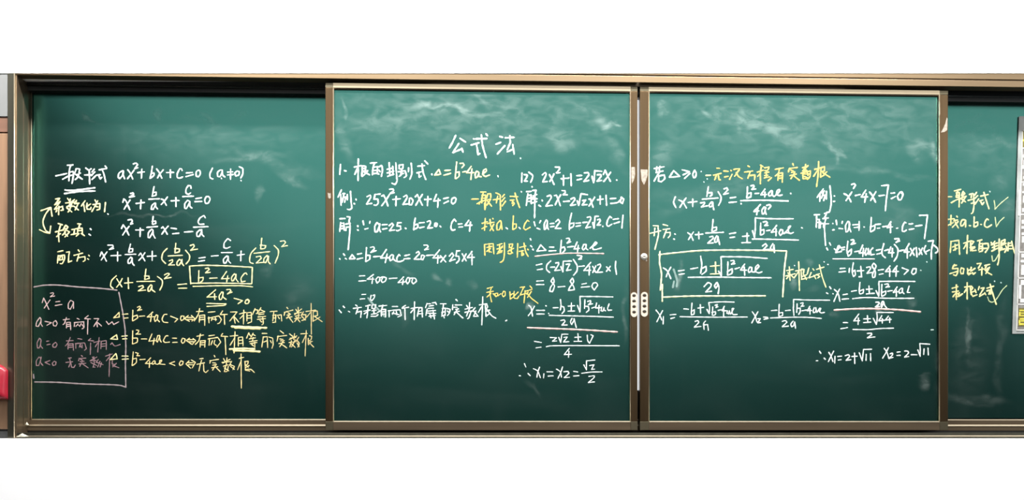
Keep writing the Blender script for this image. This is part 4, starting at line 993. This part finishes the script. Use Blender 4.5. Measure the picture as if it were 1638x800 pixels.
def sliding_panel(label, letter, seed, ul, ur, il, ir, vt, vit, vib, vb, smudges_and_glare):
    zt, zit = at(ul, vt, YP).z, at(ul, vit, YP).z
    zib, zb = at(ul, vib, YP).z, at(ul, vb, YP).z
    xl, xr, xil, xir = ax(ul, YP), ax(ur, YP), ax(il, YP), ax(ir, YP)
    p = thing('chalkboard', ((xl + xr) / 2, YS, zb), label, 'chalkboard', 'green chalkboards side by side')
    surface(p, 'green_enamel_' + letter, seed, smudges_and_glare, xil - 0.004, xir + 0.004, YS, YS + 0.016, zib - 0.004, zit + 0.004)
    cap = zit - 0.002
    for (a, b) in ((xl, xil), (xir, xr)):
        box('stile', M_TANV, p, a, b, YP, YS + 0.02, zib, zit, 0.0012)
        box('corner_cap', M_CAP, p, a, b, YP - 0.0006, YS + 0.02, zit, zt, 0.001, label='greyish corner cap')
        box('corner_cap', M_CAP, p, a, b, YP - 0.0006, YS + 0.02, zb, zib, 0.001, label='greyish corner cap')
    prof = [(YP, zit + 0.001), (YP + 0.0002, zt), (YS + 0.02, zt), (YS + 0.02, zit - 0.002), (YP + 0.0006, zit - 0.0008)]
    prism('rail', M_TOPRAIL_LIT, p, prof, 'x', xil, xir, label='champagne top rail with its shine in the colour')
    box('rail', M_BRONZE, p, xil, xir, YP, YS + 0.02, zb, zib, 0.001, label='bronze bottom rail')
    r = 0.0019
    for xx, s in ((xil, 1), (xir, -1)):
        prism('edge_bead', M_EDGE_GLINT, p, [(xx + s * 0.6 * r + r * math.cos(t), YP + 0.0015 + 1.4 * r * math.sin(t)) for t in [2 * math.pi * i / 10 for i in range(10)]], 'z', zib, zit, smooth=True)
    prism('edge_bead', M_EDGE_GLINT, p, [(YP - 0.0006, zib - 0.0014), (YP + 0.0008, zib + 0.0022), (YS, zib + 0.0022), (YS, zib - 0.0014)], 'x', xil, xir)
    prism('edge_bead', M_BRONZE, p, [(YP + 0.004 + 1.3 * r * math.sin(t), zit - r + r * 1.0 * math.cos(t)) for t in [2 * math.pi * i / 10 for i in range(10)]], 'x', xil, xir, smooth=True)
    return p

pB = sliding_panel('sliding green chalkboard headed by three large white characters, without a lock', 'b', 2.0,
    520.5, 1019.8, 532.8, 1008.8, 132.6, 140.2, 674.4, 688.2, [
    (735, 175, 75, 5, 0.05, .24), (690, 168, 40, 5, 0.08, .25), (780, 163, 26, 3.5, 0.5, .22), (895, 222, 42, 12, 0.5, .15), (905, 238, 14, 12, 0.8, .10),
    (955, 190, 34, 9, 0.6, .18), (976, 198, 14, 5, -0.5, .40), (990, 198, 5, 3, 0, .3), (985, 245, 9, 34, -0.4, .16), (548, 174, 3, 16, 0, .24), (610, 196, 80, 9, -0.12, .10),
    (553, 232, 8, 36, -0.5, .14), (700, 442, 9, 6, 0.3, .18), (720, 446, 5, 8, 0, .16), (756, 458, 7, 7, 0, .14), (1001, 500, 4, 45, 0, .16), (640, 425, 22, 4, 0.5, .12), (770, 185, 270, 60, 0, .14),  # wide last patch greys the top: wiped dust and painted lamp glare
    (648, 505, 5, 20, 0.3, .12), (850, 625, 16, 3, 0.7, .10), (848, 488, 4, 8, 0.2, .5)])
pC = sliding_panel('sliding green chalkboard with a large yellow-boxed formula and a round steel lock', 'c', 3.0,
    1023.6, 1516.5, 1037.8, 1503.2, 139.0, 145.8, 674.6, 688.2, [
    (1060, 171, 11, 9, -0.5, .30), (1052, 177, 5, 8, 0.3, .25), (1135, 183, 16, 4, 0.35, .26), (1195, 192, 46, 12, 0.4, .18), (1182, 200, 5, 12, 0, .15), (1255, 213, 42, 12, 0.35, .14),
    (1338, 243, 22, 5, 0.55, .30), (1338, 256, 4, 12, 0, .2), (1480, 232, 20, 8, 0.3, .2), (1492, 250, 14, 8, 0.6, .30), (1489, 232, 4, 12, 0, .28), (1462, 240, 10, 22, -0.6, .16), (1062, 250, 28, 18, -0.6, .14),
    (1150, 300, 140, 14, -0.2, .08), (1090, 330, 60, 10, -0.4, .08), (1480, 610, 9, 10, 0, .18), (1478, 600, 8, 3, 0, .18), (1407, 500, 5, 8, 0.5, .2), (1456, 484, 8, 8, 0.4, .18), (1270, 454, 6, 9, 0.4, .5), (1293, 424, 7, 6, 0, .22), (1296, 465, 8, 5, 0, .16),
    (1385, 275, 120, 6, 0.1, .10), (1440, 350, 30, 26, 0.5, .10), (1270, 185, 260, 70, 0, .14), (1336, 505, 8, 6, 0, .2), (1086, 442, 5, 20, 0.2, .35), (1508, 590, 10, 40, 0, .08)])  # widest patch mixes wiped dust with painted glare along the top
finger_pull(pB, 1008.8, 1019.0, 468.0, 507.5)
finger_pull(pC, 1025.2, 1035.8, 467.5, 507.0)
# round lock on the right-hand panel
lc = at(1030.2, 410.8, YP)
bm = bmesh.new()
R = 0.0118
prof = [(0.0, -0.0065), (R * 0.55, -0.0065), (R * 0.62, -0.0048), (R * 0.85, -0.0042), (R, -0.0022), (R, 0.001)]
rings = []
for (rr, yy) in prof[1:]:
    rings.append([bm.verts.new((lc.x + rr * math.cos(2 * math.pi * i / 24), YP + yy, lc.z + rr * math.sin(2 * math.pi * i / 24))) for i in range(24)])
for k in range(len(rings) - 1):
    for i in range(24):
        bm.faces.new((rings[k][i], rings[k][(i + 1) % 24], rings[k + 1][(i + 1) % 24], rings[k + 1][i]))
bm.faces.new(rings[0])
lock = link('lock', bm, M_CHROME, pC, label='round steel lock')
box('keyhole', M_HOLE_SHADE, lock, lc.x - 0.004, lc.x + 0.004, YP - 0.0069, YP - 0.006, lc.z - 0.0012, lc.z + 0.0012)
scuff(pC, [(1031, 414), (1034, 413.5), (1035.5, 417), (1033.5, 418.5)], YP - 0.0002)
scuff(pB, [(524.2, 308), (526.5, 309.5), (529, 309), (529.2, 316.5), (527, 318), (525, 316)], YP - 0.0002)
scuff(pB, [(1009.8, 267.5), (1015.5, 267.2), (1016, 279), (1014, 288), (1011, 294), (1009.6, 285)], YP - 0.0002)
scuff(pC, [(1024.6, 271), (1036, 271.5), (1036, 280), (1033, 290), (1030, 296), (1026, 288)], YP - 0.0002)
scuff(pC, [(1514.6, 188), (1515.6, 190), (1515, 208), (1511, 211), (1505, 212), (1508.5, 206), (1512, 198)], YP - 0.0002)
scuff(pC, [(1502.2, 164.5), (1503.4, 164), (1503.6, 183), (1502.0, 184.5)], YP - 0.0006)

# ------------------------------------------------------------------ screen behind the sliding panels
xs0, xs1_ = ax(690, 0.0), ax(1350, 0.0)
zs0, zs1 = at(1020, 624.5, 0.0).z, at(1020, 141, 0.0).z
sc_ = thing('display_screen', ((xs0 + xs1_) / 2, 0.01, zs0), 'lit white screen seen through the narrow gap between the two sliding chalkboards', 'screen')
box('display', M_SCREEN, sc_, xs0, xs1_, -0.002, 0.03, zs0, zs1)
box('bezel', M_BLACK, sc_, xs0, xs1_, -0.006, 0.03, zA0, zs0, label='black lower bezel')

# ------------------------------------------------------------------ poster in a plastic sleeve, right edge
YQ = -0.004
pl = at(1660, 360, YQ)
po = thing('poster', (pl.x, YQ, at(1660, 534, YQ).z), 'printed poster in a grey plastic sleeve hung over the right end of the chalkboard', 'poster')
def quad(name, m, par, pts, y, th, label=None):
    bm = bmesh.new()
    P = [at(u, v, y) for u, v in pts]
    f = [bm.verts.new(p) for p in P]
    g = [bm.verts.new(p + Vector((0, th, 0))) for p in P]
    n = len(P)
    bm.faces.new(f)
    bm.faces.new(g[::-1])
    for i in range(n):
        bm.faces.new((f[i], f[(i + 1) % n], g[(i + 1) % n], g[i]))
    return link(name, m if isinstance(m, bmesh.types.BMesh) else bm, m, par, label=label)
def lx(v, off):                                     # the poster hangs slightly askew
    return 1630.2 - (v - 186) * (10.6 / 348.0) + off
quad('sleeve', M_SLEEVE, po, [(lx(186, 0), 186), (lx(534, 0), 534), (1740, 534), (1750, 186)], YQ - 0.0015, 0.0025)
quad('printed_sheet', M_PRINT, po, [(lx(208, 6.2), 208), (lx(528, 7.2), 528), (1732, 528), (1742, 208)], YQ - 0.0022, 0.0006)
def strip(m, v0, v1, o0, o1, name='print_mark', d=0.0030):
    return quad(name, m, po, [(lx(v0, o0), v0), (lx(v1, o0), v1), (lx(v1, o1), v1), (lx(v0, o1), v0)], YQ - d, 0.0006)
strip(M_PRINTO, 209, 236, 6.8, 60)
strip(M_PRINTY, 223, 226, 7.0, 60, d=0.0034)
strip(M_PRINTW, 208, 528, 6.0, 7.2, 'print_border')
for v in (208, 236, 290.5, 342, 402.5, 444, 486, 527.4):
    strip(M_PRINTW, v, v + 1.6, 6.0, 60, 'print_border')
strip(M_PRINTW, 304, 345, 3.4, 7.6)
for (v0, v1, o0, o1) in ((247, 252, 8.6, 20), (256, 263, 9.5, 13), (264, 270, 8, 10.5), (282, 286, 9.6, 18), (293, 297, 9.4, 18), (306, 309, 9, 22), (313, 324, 10.4, 15), (333, 339, 9.6, 20),
                         (352, 358, 9.5, 20), (362, 366, 9.5, 20), (372, 376, 10, 20), (378, 388, 10.6, 16), (406, 412, 10.6, 20), (416, 420, 9.6, 20), (424, 440, 11, 16),
                         (448, 456, 11, 20), (456, 478, 8.5, 12.0), (478, 484, 11, 20)):
    strip(M_PRINTW, v0, v1, o0, o1, d=0.0033)
strip(M_PRINTO, 493, 522, 9.0, 60)
for (v0, v1, o0, o1) in ((495.5, 498, 10.0, 30), (499, 504, 9.6, 12.2), (500, 502, 12.8, 30), (504, 506, 9.4, 30), (509, 511.5, 11, 30), (512, 517, 9.4, 12.0), (512.5, 514.5, 12.6, 30), (517, 520, 10.0, 30)):
    strip(M_PRINTY, v0, v1, o0, o1, d=0.0036)

# ------------------------------------------------------------------ left edge: wooden wall cabinet and red bag
YC = -0.095
xc1, xc0 = ax(12, YF) - 0.0006, ax(-260, YC)
zc0, zc1 = at(6, 688, YC).z, at(6, 187, YC).z
zc2, zc3 = at(6, 211.4, YC).z, at(6, 213.4, YC).z
cb = thing('wall_cabinet', ((xc0 + xc1) / 2, YC + 0.027, zc0), 'light wood wall cabinet beside the left end of the chalkboard frame', 'cabinet')
box('body', M_WOOD, cb, xc0, xc1, YC + 0.014, YC + 0.027, zc0 + 0.002, zc1 - 0.001)
box('top_panel', M_WOODT, cb, xc0, xc1, YC, YC + 0.014, zc2, zc1, 0.0012)
box('door', M_WOOD, cb, xc0, xc1, YC, YC + 0.014, zc0 + 0.003, zc3, 0.0012)
box('base_strip', M_BLACK, cb, xc0, xc1, YC + 0.004, YC + 0.027, zc0 - 0.004, zc0 + 0.002, label='thin dark strip along the bottom edge')
# red bag hung on the cabinet door
YR = YC - 0.024
bm = bmesh.new()
ub0, ub1, vb0, vb1 = -52.0, 11.6, 581.0, 639.0
nu, nv = 22, 18
front, back = [], []
for j in range(nv + 1):
    rf, rb = [], []
    for i in range(nu + 1):
        s, t = i / nu * 2 - 1, j / nv
        sx = s
        top = 1 - 0.20 * abs(s) ** 3.5
        u = (ub0 + ub1) / 2 + (ub1 - ub0) / 2 * sx
        v = vb1 + (vb0 - vb1) * t * top
        e = (1 - abs(s) ** 5) ** 0.5 * (1 - max(0, 2 * t - 1) ** 4) ** 0.5 * (1 - max(0, 1 - 6 * t) ** 2) ** 0.5
        th = 0.024 * e + 0.0015 * math.sin(9 * s + 5 * t) * e
        p = at(u, v, YR)
        rf.append(bm.verts.new(Vector((p.x, YR + 0.005 - th, p.z))))
        rb.append(bm.verts.new(Vector((p.x, YR + 0.0052 + 0.018 * e, p.z))))
    front.append(rf)
    back.append(rb)
for g in (front, back):
    for j in range(nv):
        for i in range(nu):
            bm.faces.new((g[j][i], g[j][i + 1], g[j + 1][i + 1], g[j + 1][i]))
ring = lambda g: [g[0][i] for i in range(nu)] + [g[j][nu] for j in range(nv)] + [g[nv][i] for i in range(nu, 0, -1)] + [g[j][0] for j in range(nv, 0, -1)]
ra, rb_ = ring(front), ring(back)
for i in range(len(ra)):
    j = (i + 1) % len(ra)
    bm.faces.new((ra[i], ra[j], rb_[j], rb_[i]))
bg0 = at((ub0 + ub1) / 2, vb1, YR)
bag = thing('bag', (bg0.x, YR, bg0.z), 'shiny red bag hanging on the wooden cabinet at the left edge', 'bag')
link('bag_body', bm, M_RED, bag, smooth=True)
bm = bmesh.new()
hk = at(-20, 552, YR)
prev = None
for i in range(17):
    t = math.pi * i / 16
    c = Vector((hk.x + 0.028 * math.cos(t), YR + 0.005, at(-20, 585, YR).z + 0.075 * math.sin(t)))
    d = Vector((-math.sin(t) * 0.028, 0, 0.075 * math.cos(t))).normalized()
    n_ = Vector((d.z, 0, -d.x))
    r4 = [bm.verts.new(c + n_ * 0.003 + Vector((0, -0.0015, 0))), bm.verts.new(c - n_ * 0.003 + Vector((0, -0.0015, 0))), bm.verts.new(c - n_ * 0.003 + Vector((0, 0.0015, 0))), bm.verts.new(c + n_ * 0.003 + Vector((0, 0.0015, 0)))]
    if prev:
        for k in range(4):
            bm.faces.new((prev[k], prev[(k + 1) % 4], r4[(k + 1) % 4], r4[k]))
    else:
        bm.faces.new(r4)
    prev = r4
bm.faces.new(prev[::-1])
link('strap', bm, M_RED, bag)
zk = at(-20, 585, YR).z + 0.072
box('hook', M_CHROME, cb, hk.x - 0.003, hk.x + 0.003, YR - 0.004, YC + 0.003, zk - 0.006, zk, label='small steel hook')

# ------------------------------------------------------------------ the writing
write_chalk(CHALK, {'A': (pA, YB), 'B': (pB, YS), 'C': (pC, YS), 'D': (pD, YB)})
